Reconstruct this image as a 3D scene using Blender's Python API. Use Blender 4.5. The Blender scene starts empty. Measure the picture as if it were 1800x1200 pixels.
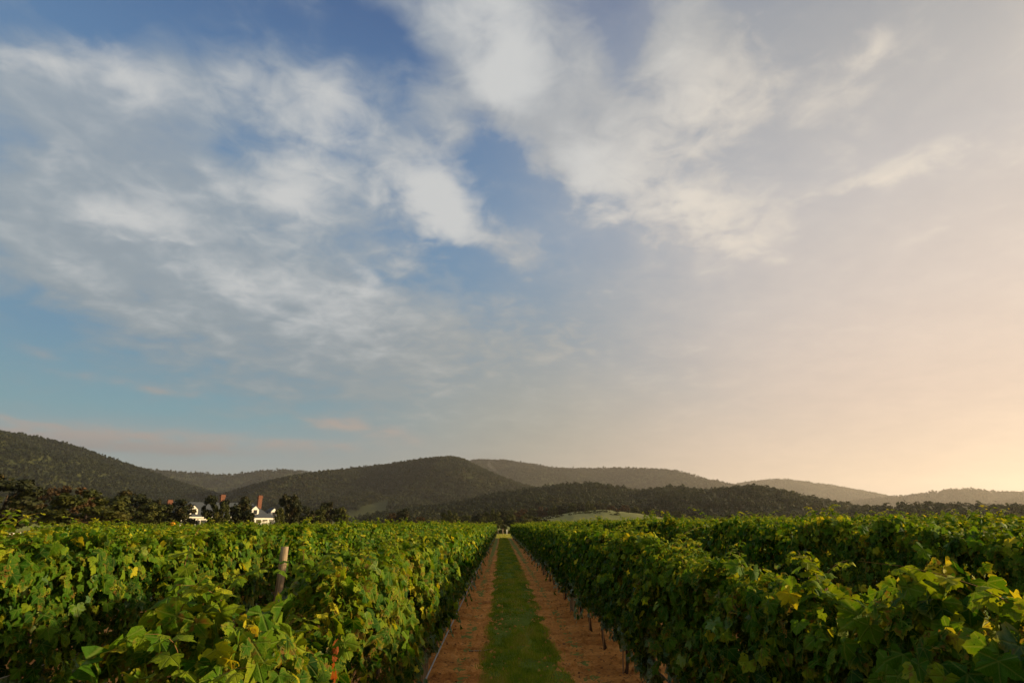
import bpy, math, random
import numpy as np

scene = bpy.context.scene
R = math.radians
rng = np.random.default_rng(11)
random.seed(11)

# ------------------------------------------------------------------ camera
CAM_H = 2.2
cam_data = bpy.data.cameras.new('camera')
cam_data.lens = 20.0
cam_data.sensor_width = 36.0
cam_data.clip_start = 0.05
cam_data.clip_end = 40000
cam = bpy.data.objects.new('camera', cam_data)
scene.collection.objects.link(cam)
cam.location = (0, 0, CAM_H)
cam.rotation_euler = (R(90 + 17.43), 0, R(-1.03))
scene.camera = cam
scene.view_settings.view_transform = 'Standard'
scene.view_settings.look = 'None'
scene.view_settings.exposure = 0.85
scene.view_settings.gamma = 1.0
scene.cycles.max_bounces = 6
scene.cycles.diffuse_bounces = 3
scene.cycles.transmission_bounces = 4
scene.cycles.transparent_max_bounces = 12
scene.cycles.volume_bounces = 0

SUN_AZ, SUN_EL = 84.0, 11.0


# ------------------------------------------------------------------ node helper
class X:
    """A socket with arithmetic: every operator adds one Math node."""
    def __init__(self, nt, s): self.nt, self.s = nt, s
    def op(self, kind, *a, clamp=False):
        n = self.nt.nodes.new('ShaderNodeMath'); n.operation = kind; n.use_clamp = clamp
        for i, v in enumerate((self,) + a):
            if isinstance(v, X): self.nt.links.new(v.s, n.inputs[i])
            else: n.inputs[i].default_value = v
        return X(self.nt, n.outputs[0])
    def __add__(self, o): return self.op('ADD', o)
    def __radd__(self, o): return self.op('ADD', o)
    def __sub__(self, o): return self.op('SUBTRACT', o)
    def __rsub__(self, o): return (self * -1) + o
    def __mul__(self, o): return self.op('MULTIPLY', o)
    def __rmul__(self, o): return self.op('MULTIPLY', o)
    def __truediv__(self, o): return self.op('DIVIDE', o)
    def sstep(self, a, b):
        n = self.nt.nodes.new('ShaderNodeMapRange'); n.interpolation_type = 'SMOOTHSTEP'
        n.inputs['From Min'].default_value = a; n.inputs['From Max'].default_value = b
        self.nt.links.new(self.s, n.inputs['Value'])
        return X(self.nt, n.outputs['Result'])
    def lstep(self, a, b, c=0.0, d=1.0):
        n = self.nt.nodes.new('ShaderNodeMapRange')
        for k, v in zip(('From Min', 'From Max', 'To Min', 'To Max'), (a, b, c, d)): n.inputs[k].default_value = v
        self.nt.links.new(self.s, n.inputs['Value'])
        return X(self.nt, n.outputs['Result'])


def mixc(nt, f, a, b, blend='MIX'):
    n = nt.nodes.new('ShaderNodeMix'); n.data_type = 'RGBA'; n.blend_type = blend
    n.clamp_factor = True
    for i, v in ((0, f), (6, a), (7, b)):
        if isinstance(v, X): nt.links.new(v.s, n.inputs[i])
        elif isinstance(v, (tuple, list)): n.inputs[i].default_value = tuple(v) + (1,) * (4 - len(v))
        else: n.inputs[i].default_value = v
    return X(nt, n.outputs[2])


def ramp(nt, f, stops):
    n = nt.nodes.new('ShaderNodeValToRGB')
    el = n.color_ramp.elements
    el[0].position, el[0].color = stops[0][0], tuple(stops[0][1]) + (1,)
    el[1].position, el[1].color = stops[-1][0], tuple(stops[-1][1]) + (1,)
    for p, c in stops[1:-1]:
        e = el.new(p); e.color = tuple(c) + (1,)
    nt.links.new(f.s, n.inputs[0])
    return X(nt, n.outputs[0])


def noise(nt, vec, scale, detail=3, rough=0.55, distortion=0.0):
    n = nt.nodes.new('ShaderNodeTexNoise')
    n.inputs['Scale'].default_value = scale; n.inputs['Detail'].default_value = detail
    n.inputs['Roughness'].default_value = rough; n.inputs['Distortion'].default_value = distortion
    if vec is not None: nt.links.new(vec.s, n.inputs['Vector'])
    return X(nt, n.outputs['Fac'])


def comb(nt, x, y, z):
    n = nt.nodes.new('ShaderNodeCombineXYZ')
    for i, v in enumerate((x, y, z)):
        if isinstance(v, X): nt.links.new(v.s, n.inputs[i])
        else: n.inputs[i].default_value = v
    return X(nt, n.outputs[0])


# ------------------------------------------------------------------ sky: clouds as ellipses of (azimuth, elevation, size, size, tilt, amount)
COVER = [(-44.8, 32.2, 4.34, 2.22, 11, 0.9), (-37.9, 35.1, 5.63, 2.41, 1, 1.0), (-29.2, 36.9, 6.19, 3.3, -2, 0.9), (-20.4, 38.0, 4.9, 4.48, 22, 1.0), (-41.9, 30.4, 6.19, 2.53, 13, 0.75), (-33.0, 32.7, 5.77, 1.61, 8, 0.5), (-43.2, 25.9, 4.66, 2.54, 11, 0.8), (-36.9, 28.6, 4.66, 2.76, -1, 0.85), (-30.7, 28.3, 4.76, 2.71, -9, 0.85), (-23.0, 29.7, 4.18, 3.03, 14, 0.95), (-35.3, 23.3, 6.36, 3.31, -7, 0.95), (-41.5, 22.0, 5.45, 2.61, 13, 0.7), (-8.0, 31.7, 5.87, 3.86, -14, 1.05), (-15.2, 27.8, 9.5, 2.68, 3, 0.6), (2.9, 27.6, 3.8, 1.95, -9, 0.7), (-19.0, 20.8, 8.19, 3.25, -8, 0.95), (-29.6, 19.2, 9.28, 3.5, -3, 0.85), (-37.1, 19.5, 7.94, 2.78, 2, 0.7), (-15.4, 17.3, 13.37, 3.86, -7, 0.6), (-25.7, 16.2, 9.74, 2.57, -5, 0.6), (-0.4, 45.8, 6.98, 4.55, -11, 1.05), (-9.1, 46.7, 4.27, 2.59, 5, 0.6), (7.9, 40.5, 7.28, 4.99, 3, 0.95), (19.4, 41.1, 7.18, 5.2, 31, 1.0), (3.7, 36.7, 5.39, 3.06, -1, 0.45), (12.7, 32.0, 6.95, 4.22, -6, 1.05), (23.6, 27.9, 6.16, 3.09, -19, 1.0), (27.8, 42.6, 9.5, 3.86, -15, 0.9), (28.0, 34.6, 9.98, 5.68, -15, 0.8), (-0.2, 15.1, 17.77, 6.3, -9, 0.75), (10.2, 21.7, 7.21, 5.07, -3, 0.55), (-13.2, 11.4, 14.3, 2.19, -5, 0.6), (-13.5, 8.3, 4.32, 1.19, -6, 0.5), (-5.9, 40.5, 7.36, 3.46, -7, 0.75), (1.0, 37.5, 4.75, 2.02, 0, 0.6), (-12.3, 37.0, 3.89, 2.98, 8, 0.45)]
BRIGHT = [(-38.5, 35.4, 4.26, 1.54, -2, 0.7), (-29.3, 37.5, 3.07, 1.89, -3, 0.4), (-20.6, 37.2, 4.55, 3.81, 16, 0.8), (-45.2, 33.5, 2.9, 0.88, 11, 0.5), (-34.2, 24.4, 3.06, 1.91, -19, 0.6), (-30.9, 29.4, 3.34, 1.23, -9, 0.4), (-22.4, 29.6, 3.36, 2.54, 14, 0.7), (-8.1, 31.9, 4.61, 3.32, -14, 1.0), (-5.4, 29.1, 3.18, 2.19, 3, 0.5), (-21.1, 20.0, 8.49, 2.67, -8, 0.5), (-14.7, 22.9, 2.58, 1.38, -12, 0.5), (-42.8, 27.6, 2.57, 1.06, 11, 0.35), (-0.4, 46.2, 6.39, 3.3, -29, 0.7), (0.3, 42.6, 3.17, 2.35, 0, 0.5), (12.1, 32.6, 4.46, 3.15, -6, 0.9), (20.8, 30.7, 2.05, 1.29, -10, 0.6), (25.4, 28.4, 3.85, 2.02, -25, 0.6), (19.6, 38.2, 4.64, 3.5, 35, 0.45), (40.1, 38.4, 1.32, 0.94, -5, 0.5), (26.6, 39.2, 5.28, 3.63, -16, 0.3), (34.7, 28.2, 4.15, 0.77, 3, 0.4), (41.9, 28.5, 4.34, 0.8, 0, 0.4), (35.4, 34.2, 2.85, 1.84, -4, 0.25), (-3.9, 42.5, 3.73, 2.64, -11, 0.12), (-0.4, 40.2, 3.46, 1.95, 1, 0.2)]
CLEAR = [(-3.6, 34.6, 3.97, 3.13, 3, 0.45), (2.3, 32.0, 4.61, 2.57, -30, 1.1), (15.1, 44.5, 3.78, 2.05, 84, 1.2), (-12.6, 39.9, 5.21, 3.64, 56, 0.5), (-28.0, 33.6, 4.6, 1.9, 7, 1.0), (-18.4, 44.1, 9.15, 1.97, 10, 0.9), (-43.9, 37.5, 8.84, 1.53, 20, 0.9), (-3.9, 24.2, 9.27, 2.54, -7, 0.6), (7.6, 25.3, 4.31, 2.82, -18, 0.5), (19.6, 33.2, 2.65, 2.08, 0, 0.5), (-40.7, 15.0, 3.16, 2.6, -9, 0.5)]
STREAK = [(-37.1, 6.1, 5.07, 0.6, -5, 0.8), (-30.7, 6.9, 7.12, 0.75, -2, 0.7), (-17.6, 6.7, 4.11, 0.37, -3, 0.6), (-27.5, 5.9, 11.46, 0.58, 0, 0.6), (-32.6, 10.8, 5.81, 0.42, -3, 0.55), (-39.8, 7.3, 2.07, 0.21, -9, 0.6), (-15.7, 8.6, 2.39, 0.75, -6, 0.7), (-10.8, 7.9, 3.31, 0.98, -10, 0.5), (-40.8, 12.3, 2.08, 0.42, -9, 0.4)]


def build_world():
    w = bpy.data.worlds.new('World'); scene.world = w; w.use_nodes = True
    nt = w.node_tree; nt.nodes.clear()
    tc = nt.nodes.new('ShaderNodeTexCoord')
    sep = nt.nodes.new('ShaderNodeSeparateXYZ'); nt.links.new(tc.outputs['Generated'], sep.inputs[0])
    dx, dy, dz = (X(nt, sep.outputs[i]) for i in range(3))
    D = X(nt, tc.outputs['Generated'])
    az = dx.op('ARCTAN2', dy) * (180 / math.pi)
    el = dz.op('MAXIMUM', -1.0).op('MINIMUM', 1.0).op('ARCSINE') * (180 / math.pi)
    # a flat cloud deck seen in perspective: streaks shrink towards the horizon
    den = dz.op('MAXIMUM', 0.0) + 0.16
    deck = comb(nt, dx / den, dy / den, 0.0)
    n1 = noise(nt, deck, 2.2, 3, 0.5)
    n2 = noise(nt, deck, 5.2, 7, 0.52, 0.35)
    n3 = noise(nt, D, 9.0, 3, 0.5)
    n5 = noise(nt, D, 4.0, 2, 0.5)
    waz = az + (n3 - 0.5) * 6.0 + (n2 - 0.5) * 5.0
    wel = el + (n5 - 0.5) * 2.5 + (n2 - 0.5) * 5.0 + (n3 - 0.5) * 3.0
    V = comb(nt, waz, wel, 0.0)
    V2 = comb(nt, az + (n1 - 0.5) * 10, el + (n3 - 0.5) * 1.2, 0.0)

    def field(items, vec, k=1.0):
        acc = None
        for (a, e, sa, se, rot, amp) in items:
            m = nt.nodes.new('ShaderNodeMapping'); m.vector_type = 'TEXTURE'
            m.inputs['Location'].default_value = (a, e, 0)
            m.inputs['Rotation'].default_value = (0, 0, R(rot))
            m.inputs['Scale'].default_value = (sa * 1.12 * k, se * 1.12 * k, 1)
            if acc is None: nt.links.new(vec.s, m.inputs['Vector'])
            else:   # chained, so the shader evaluates one ellipse after another
                q = nt.nodes.new('ShaderNodeVectorMath'); q.operation = 'MULTIPLY_ADD'
                q.inputs[1].default_value = (1e-6, 1e-6, 0)
                nt.links.new(acc, q.inputs[0]); nt.links.new(vec.s, q.inputs[2])
                nt.links.new(q.outputs[0], m.inputs['Vector'])
            d = nt.nodes.new('ShaderNodeVectorMath'); d.operation = 'DOT_PRODUCT'
            nt.links.new(m.outputs[0], d.inputs[0]); nt.links.new(m.outputs[0], d.inputs[1])
            g = nt.nodes.new('ShaderNodeMath'); g.operation = 'POWER'; g.inputs[0].default_value = 0.43
            nt.links.new(d.outputs['Value'], g.inputs[1])
            f = nt.nodes.new('ShaderNodeMath'); f.operation = 'MULTIPLY_ADD'; f.inputs[1].default_value = amp
            nt.links.new(g.outputs[0], f.inputs[0])
            if acc is not None: nt.links.new(acc, f.inputs[2])
            else: f.inputs[2].default_value = 0.0
            acc = f.outputs[0]
        return X(nt, acc)

    cov, brt, clr, stk = field(COVER, V, 1.05), field(BRIGHT, V), field(CLEAR, V, 1.1), field(STREAK, V2)
    # overcast everywhere outside the part of the sky described above
    side = az.op('ABSOLUTE').sstep(46, 62)
    high = el.sstep(47, 58)
    rest = side.op('MAXIMUM', high)
    n6 = noise(nt, deck, 13.0, 5, 0.58, 0.6)
    tex = ((n2 - 0.5) * 1.3 + (n6 - 0.5) * 0.75) * el.lstep(6, 24, 0.3, 1.0)
    dens = cov * 0.54 - clr * 0.55 + rest * (n1 * 1.0 + 0.25) + tex * 1.3 + (n1 - 0.5) * 0.5 + el.lstep(9, 22, -0.05, 0.14)
    alpha = dens.sstep(-0.2, 1.1)
    puff = (brt * 1.35 + cov * 0.12 - clr * 0.35 + tex * 1.5 + (n3 - 0.5) * 0.5).sstep(0.10, 1.5)
    # clear sky, deepest high up on the left, pale and greenish low down
    clear_c = ramp(nt, el.lstep(0, 50), [(0.0, (0.31, 0.32, 0.32)), (0.08, (0.28, 0.32, 0.33)), (0.18, (0.150, 0.305, 0.365)), (0.30, (0.12, 0.25, 0.365)), (0.55, (0.115, 0.235, 0.39)), (0.75, (0.085, 0.185, 0.35)), (0.95, (0.045, 0.11, 0.26))])
    nish = nt.nodes.new('ShaderNodeTexSky'); nish.sky_type = 'NISHITA'; nish.sun_disc = False
    nish.sun_elevation = R(SUN_EL); nish.sun_rotation = R(SUN_AZ)
    clear_c = mixc(nt, 0.015, clear_c, X(nt, nish.outputs[0]), 'ADD')
    # warmth towards the sun
    ds = nt.nodes.new('ShaderNodeVectorMath'); ds.operation = 'DOT_PRODUCT'
    se, sa = R(2.0), R(66)
    ds.inputs[1].default_value = (math.sin(sa) * math.cos(se), math.cos(sa) * math.cos(se), math.sin(se))
    nt.links.new(tc.outputs['Generated'], ds.inputs[0])
    ca = X(nt, ds.outputs['Value'])
    warm = ca.sstep(0.22, 0.97)
    low = el.sstep(30, 4)
    grey_c = ramp(nt, el.lstep(0, 50), [(0.0, (0.36, 0.36, 0.34)), (0.12, (0.30, 0.335, 0.34)), (0.22, (0.27, 0.325, 0.35)), (0.4, (0.32, 0.375, 0.41)), (0.7, (0.32, 0.38, 0.435)), (1.0, (0.34, 0.395, 0.445))])
    warm_c = ramp(nt, el.lstep(0, 45), [(0.0, (0.89, 0.72, 0.56)), (0.10, (0.83, 0.65, 0.50)), (0.22, (0.75, 0.60, 0.50)), (0.42, (0.70, 0.61, 0.55)), (0.65, (0.58, 0.55, 0.53)), (1.0, (0.38, 0.385, 0.37))])
    mid_c = ramp(nt, el.lstep(0, 50), [(0.0, (0.50, 0.44, 0.35)), (0.16, (0.41, 0.395, 0.335)), (0.35, (0.41, 0.41, 0.38)), (0.55, (0.50, 0.50, 0.49)), (1.0, (0.45, 0.47, 0.48))])
    cloud_c = mixc(nt, ca.sstep(0.02, 0.55), grey_c, mid_c)
    cloud_c = mixc(nt, warm.sstep(0.12, 0.95), cloud_c, warm_c)
    veil = (ca.sstep(0.15, 0.92) * 0.97).op('MAXIMUM', low * ca.sstep(-0.08, 0.45) * 0.94)
    shade = (n2 - 0.5) * 0.55 + (n6 - 0.5) * 0.3 + (n1 - 0.5) * 0.35
    cloud_c = mixc(nt, (shade * 1.4 + 0.35), mixc(nt, 1.0, cloud_c, (0.90, 0.90, 0.92), 'MULTIPLY'), mixc(nt, 1.0, cloud_c, (1.10, 1.09, 1.07), 'MULTIPLY'))
    a = (alpha * 0.86).op('MAXIMUM', veil)
    a = a + (1 - a) * alpha * 0.4
    sky = mixc(nt, a, clear_c, cloud_c)
    sky = mixc(nt, puff * 0.95, sky, mixc(nt, warm.sstep(0.1, 0.8), (0.60, 0.61, 0.61), (0.80, 0.72, 0.62)))
    # low pink streaks over the left ridge
    sky = mixc(nt, (stk * (n2 * 1.6 + n6 * 0.8 - 0.45)).sstep(0.05, 0.9) * 0.8, sky, mixc(nt, el.sstep(5.2, 7.5), (0.32, 0.29, 0.28), (0.47, 0.37, 0.32)))
    # the glow round the sun; unseen sky overhead and behind brightened as fill light
    glow = ca.op('MAXIMUM', 0.0).op('POWER', 14.0) * side
    sky = mixc(nt, glow * 1.0, sky, (2.6, 1.7, 0.85), 'ADD')
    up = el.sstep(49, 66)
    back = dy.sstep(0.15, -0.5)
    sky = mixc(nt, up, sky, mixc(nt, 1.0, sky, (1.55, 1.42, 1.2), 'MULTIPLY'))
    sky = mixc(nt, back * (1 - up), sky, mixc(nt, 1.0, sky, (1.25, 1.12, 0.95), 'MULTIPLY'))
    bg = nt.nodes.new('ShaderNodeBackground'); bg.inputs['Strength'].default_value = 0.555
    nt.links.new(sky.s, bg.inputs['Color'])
    out = nt.nodes.new('ShaderNodeOutputWorld'); nt.links.new(bg.outputs[0], out.inputs[0])


build_world()

sun = bpy.data.lights.new('sun', 'SUN')
sun.energy = 5.0; sun.angle = R(1.2); sun.color = (1.0, 0.77, 0.44)
sun_ob = bpy.data.objects.new('sun', sun)
scene.collection.objects.link(sun_ob)
sun_ob.location = (60, 10, 40)
sun_ob.rotation_euler = (R(90 - SUN_EL), 0, R(180 - SUN_AZ))


# ------------------------------------------------------------------ object helpers
def tag(o, label=None, cat=None, group=None, kind=None):
    if label: o['label'] = label
    if cat: o['category'] = cat
    if group: o['group'] = group
    if kind: o['kind'] = kind
    return o


def link(o, parent=None):
    scene.collection.objects.link(o)
    if parent is not None: o.parent = parent
    return o


def empty(name, loc, rz=0.0):
    o = bpy.data.objects.new(name, None); o.empty_display_size = 0.2
    o.location = loc; o.rotation_euler = (0, 0, rz)
    return link(o)


def npmesh(name, verts, faces, mats, nside=3, col=None, smooth=False, midx=None):
    """verts (n,3), faces (m,nside) -> mesh; col (n,4) becomes the point attribute 'tone'."""
    verts = np.asarray(verts, dtype=np.float32); faces = np.asarray(faces, dtype=np.int32)
    me = bpy.data.meshes.new(name)
    me.vertices.add(len(verts)); me.vertices.foreach_set('co', verts.ravel())
    me.loops.add(faces.size); me.loops.foreach_set('vertex_index', faces.ravel())
    me.polygons.add(len(faces))
    me.polygons.foreach_set('loop_start', np.arange(0, faces.size, nside, dtype=np.int32))
    me.polygons.foreach_set('loop_total', np.full(len(faces), nside, dtype=np.int32))
    if midx is not None: me.polygons.foreach_set('material_index', np.asarray(midx, dtype=np.int32))
    if smooth: me.polygons.foreach_set('use_smooth', np.ones(len(faces), dtype=bool))
    me.update(calc_edges=True)
    if col is not None:
        a = me.attributes.new('tone', 'FLOAT_COLOR', 'POINT')
        a.data.foreach_set('color', np.asarray(col, dtype=np.float32).ravel())
    for m in (mats if isinstance(mats, (list, tuple)) else [mats]): me.materials.append(m)
    me.validate()
    return me


def obj(name, me, parent=None, loc=(0, 0, 0)):
    o = bpy.data.objects.new(name, me); o.location = loc
    return link(o, parent)


class MB:
    """Collects boxes, tubes and polygons for one mesh."""
    def __init__(self): self.v, self.f = [], []
    def add(self, vs, fs):
        b = len(self.v); self.v += [tuple(p) for p in vs]; self.f += [tuple(b + i for i in f) for f in fs]
    def box(self, x0, x1, y0, y1, z0, z1):
        self.add([(x, y, z) for z in (z0, z1) for y in (y0, y1) for x in (x0, x1)],
                 [(0, 2, 3, 1), (4, 5, 7, 6), (0, 1, 5, 4), (2, 6, 7, 3), (0, 4, 6, 2), (1, 3, 7, 5)])
    def tube(self, pts, rad, n=6, cap=True):
        pts = [np.array(p, float) for p in pts]
        if not hasattr(rad, '__len__'): rad = [rad] * len(pts)
        rings, b = [], len(self.v)
        for i, p in enumerate(pts):
            d = pts[min(i + 1, len(pts) - 1)] - pts[max(i - 1, 0)]
            d = d / (np.linalg.norm(d) + 1e-9)
            u = np.cross(d, (0.31, 0.9, 0.17) if abs(d[2]) > 0.6 else (0.0, 0.0, 1.0)); u /= np.linalg.norm(u) + 1e-9
            w = np.cross(d, u)
            for k in range(n):
                t = 2 * math.pi * k / n
                self.v.append(tuple(p + rad[i] * (math.cos(t) * u + math.sin(t) * w)))
        for i in range(len(pts) - 1):
            for k in range(n):
                a, c = b + i * n + k, b + i * n + (k + 1) % n
                self.f.append((a, c, c + n, a + n))
        if cap:
            self.f.append(tuple(b + k for k in range(n))[::-1])
            self.f.append(tuple(b + (len(pts) - 1) * n + k for k in range(n)))
    def mesh(self, name, mat, smooth=False):
        me = bpy.data.meshes.new(name); me.from_pydata(self.v, [], self.f); me.materials.append(mat)
        if smooth: me.polygons.foreach_set('use_smooth', [True] * len(me.polygons))
        me.update(); return me


# numpy value noise, 2D, fractal
def vnoise(x, y, seed=0):
    xi, yi = np.floor(x).astype(np.int64), np.floor(y).astype(np.int64)
    fx, fy = x - xi, y - yi
    fx, fy = fx * fx * (3 - 2 * fx), fy * fy * (3 - 2 * fy)
    def h(a, b):
        n = (a * 374761393 + b * 668265263 + seed * 1442695041) & 0x7fffffff
        n = ((n ^ (n >> 13)) * 1274126177) & 0x7fffffff
        return ((n ^ (n >> 16)) & 0xffff) / 65535.0
    return (h(xi, yi) * (1 - fx) + h(xi + 1, yi) * fx) * (1 - fy) + (h(xi, yi + 1) * (1 - fx) + h(xi + 1, yi + 1) * fx) * fy


def fbm(x, y, seed=0, octv=4):
    s, a, t = 0, 1.0, 0
    for i in range(octv):
        s = s + a * vnoise(x * 2 ** i, y * 2 ** i, seed + i); t += a; a *= 0.5
    return s / t


# ------------------------------------------------------------------ materials
def mat(name):
    m = bpy.data.materials.new(name); m.use_nodes = True
    nt = m.node_tree; nt.nodes.clear()
    out = nt.nodes.new('ShaderNodeOutputMaterial')
    return m, nt, out


def principled(nt, color, rough=0.8, spec=0.3, normal=None):
    p = nt.nodes.new('ShaderNodeBsdfPrincipled')
    if isinstance(color, X): nt.links.new(color.s, p.inputs['Base Color'])
    else: p.inputs['Base Color'].default_value = tuple(color) + (1,)
    if isinstance(rough, X): nt.links.new(rough.s, p.inputs['Roughness'])
    else: p.inputs['Roughness'].default_value = rough
    p.inputs['Specular IOR Level'].default_value = spec
    if normal is not None: nt.links.new(normal, p.inputs['Normal'])
    return p


def bump(nt, h, strength=0.5, dist=0.02):
    b = nt.nodes.new('ShaderNodeBump'); b.inputs['Strength'].default_value = strength; b.inputs['Distance'].default_value = dist
    nt.links.new(h.s, b.inputs['Height']); return b.outputs[0]


def objco(nt): return X(nt, nt.nodes.new('ShaderNodeTexCoord').outputs['Object'])


def geopos(nt): return X(nt, nt.nodes.new('ShaderNodeNewGeometry').outputs['Position'])


def tone(nt):
    a = nt.nodes.new('ShaderNodeAttribute'); a.attribute_name = 'tone'
    s = nt.nodes.new('ShaderNodeSeparateColor'); nt.links.new(a.outputs['Color'], s.inputs[0])
    return [X(nt, s.outputs[i]) for i in range(3)] + [X(nt, a.outputs['Alpha'])]


def plain(name, c, rough=0.8, spec=0.3, var=0.25, scale=6.0, bumpy=0.0):
    m, nt, out = mat(name)
    n = noise(nt, objco(nt), scale, 5, 0.6)
    col = mixc(nt, n, tuple(x * (1 - var) for x in c), tuple(min(1, x * (1 + var)) for x in c))
    p = principled(nt, col, rough, spec, bump(nt, n, bumpy, 0.01) if bumpy else None)
    nt.links.new(p.outputs[0], out.inputs[0]); return m


def leaf_material(name, fine):
    # tone: r = hue (0 deep green .. 1 yellow green), g = distance from the vein, b = spray residue, a = age (1 = dead)
    m, nt, out = mat(name)
    r, g, b, a = tone(nt)
    co = objco(nt)
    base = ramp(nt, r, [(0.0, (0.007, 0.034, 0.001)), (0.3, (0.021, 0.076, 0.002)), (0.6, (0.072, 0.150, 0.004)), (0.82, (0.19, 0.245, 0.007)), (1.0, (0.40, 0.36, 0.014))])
    nz = noise(nt, co, 22.0, 3, 0.6)
    base = mixc(nt, g.sstep(0.55, 1.1) * a.lstep(0.25, 0.7) * 0.8, base, (0.34, 0.26, 0.02))
    base = mixc(nt, (nz + a * 0.35).sstep(0.72, 0.86) * 0.85, base, (0.16, 0.075, 0.015))
    base = mixc(nt, a.sstep(0.85, 0.95), base, (0.26, 0.060, 0.015))
    base = mixc(nt, b * noise(nt, co, 40.0, 2, 0.5).sstep(0.2, 0.65), base, (0.42, 0.54, 0.50))
    nrm = None
    if fine:
        at = nt.nodes.new('ShaderNodeAttribute'); at.attribute_name = 'blade'
        sp = nt.nodes.new('ShaderNodeSeparateXYZ'); nt.links.new(at.outputs['Vector'], sp.inputs[0])
        bx, by = X(nt, sp.outputs[0]), X(nt, sp.outputs[1])
        rr = (bx * bx + by * by).op('SQRT')
        an = bx.op('ABSOLUTE').op('ARCTAN2', by)
        dv = an.op('MINIMUM', (an - 0.96).op('ABSOLUTE')).op('MINIMUM', (an - 1.98).op('ABSOLUTE'))
        # side veins leave the main ones at a slant
        sv = ((rr * 6.5 - dv * 4.0).op('FRACT') - 0.5).op('ABSOLUTE')
        vein = (dv * rr).sstep(0.055, 0.0)
        vein2 = sv.sstep(0.12, 0.0) * 0.45
        base = mixc(nt, (vein + vein2).op('MINIMUM', 1.0) * 0.32, base, (0.24, 0.27, 0.06))
        nrm = bump(nt, noise(nt, co, 45.0, 3, 0.55) * 1.2 + nz * 0.6 - vein * 0.7 - vein2 * 0.4, 0.7, 0.008)
    p = principled(nt, base, 0.65, 0.09, nrm)
    t = nt.nodes.new('ShaderNodeBsdfTranslucent')
    tcol = mixc(nt, 1.0, base, (1.75, 1.5, 0.7), 'MULTIPLY')
    nt.links.new(tcol.s, t.inputs['Color'])
    mx = nt.nodes.new('ShaderNodeMixShader'); mx.inputs[0].default_value = 0.33
    nt.links.new(p.outputs[0], mx.inputs[1]); nt.links.new(t.outputs[0], mx.inputs[2])
    fin = mx.outputs[0]
    if fine:   # insect holes in the older leaves
        hole = (noise(nt, co, 75.0, 1, 0.5) + a * 0.34).sstep(0.80, 0.82)
        hole = hole * (1 - a.sstep(0.86, 0.9))
        tr = nt.nodes.new('ShaderNodeBsdfTransparent')
        m2 = nt.nodes.new('ShaderNodeMixShader'); nt.links.new(hole.s, m2.inputs[0])
        nt.links.new(fin, m2.inputs[1]); nt.links.new(tr.outputs[0], m2.inputs[2]); fin = m2.outputs[0]
    nt.links.new(fin, out.inputs[0]); return m


def tree_material(name, stops, trans=0.25):
    m, nt, out = mat(name)
    r = tone(nt)[0]
    col = ramp(nt, r, stops)
    p = principled(nt, col, 0.7, 0.2)
    t = nt.nodes.new('ShaderNodeBsdfTranslucent'); nt.links.new(col.s, t.inputs['Color'])
    mx = nt.nodes.new('ShaderNodeMixShader'); mx.inputs[0].default_value = trans
    nt.links.new(p.outputs[0], mx.inputs[1]); nt.links.new(t.outputs[0], mx.inputs[2])
    nt.links.new(mx.outputs[0], out.inputs[0]); return m


def soil_material():
    m, nt, out = mat('red_clay_soil')
    co = geopos(nt)
    mp = nt.nodes.new('ShaderNodeMapping'); mp.inputs['Scale'].default_value = (0.7, 1.6, 1.0)
    nt.links.new(co.s, mp.inputs[0]); cs = X(nt, mp.outputs[0])
    a = noise(nt, cs, 1.3, 5, 0.6); b = noise(nt, cs, 9.0, 5, 0.65); c = noise(nt, co, 60.0, 3, 0.6)
    col = ramp(nt, a * 0.55 + b * 0.45, [(0.32, (0.20, 0.075, 0.024)), (0.44, (0.48, 0.185, 0.046)), (0.55, (0.70, 0.30, 0.080)), (0.70, (0.80, 0.45, 0.17))])
    col = mixc(nt, b.sstep(0.55, 0.66) * 0.8, col, (0.13, 0.05, 0.018))
    col = mixc(nt, noise(nt, co, 0.9, 4, 0.6).sstep(0.5, 0.66) * 0.5, col, (0.30, 0.12, 0.035))
    col = mixc(nt, c.sstep(0.66, 0.76) * 0.4, col, (0.62, 0.42, 0.27))
    p = principled(nt, col, 0.95, 0.1, bump(nt, b * 0.7 + c * 0.3, 1.0, 0.05))
    nt.links.new(p.outputs[0], out.inputs[0]); return m


def grass_ground_material(name, lo, hi, scale=0.5):
    m, nt, out = mat(name)
    co = geopos(nt)
    a = noise(nt, co, scale, 5, 0.6); b = noise(nt, co, scale * 30, 3, 0.6)
    col = mixc(nt, (a * 0.6 + b * 0.4).sstep(0.3, 0.7), lo, hi)
    p = principled(nt, col, 0.9, 0.1, bump(nt, b, 0.6, 0.03))
    nt.links.new(p.outputs[0], out.inputs[0]); return m


def wood_material(name, c):
    m, nt, out = mat(name)
    co = objco(nt)
    mp = nt.nodes.new('ShaderNodeMapping'); mp.inputs['Scale'].default_value = (14, 14, 0.9)
    nt.links.new(co.s, mp.inputs[0])
    g = noise(nt, X(nt, mp.outputs[0]), 3.0, 6, 0.65)
    col = mixc(nt, g.sstep(0.3, 0.72), tuple(x * 0.45 for x in c), tuple(x * 1.35 for x in c))
    p = principled(nt, col, 0.85, 0.2, bump(nt, g, 0.6, 0.01))
    nt.links.new(p.outputs[0], out.inputs[0]); return m


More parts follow.
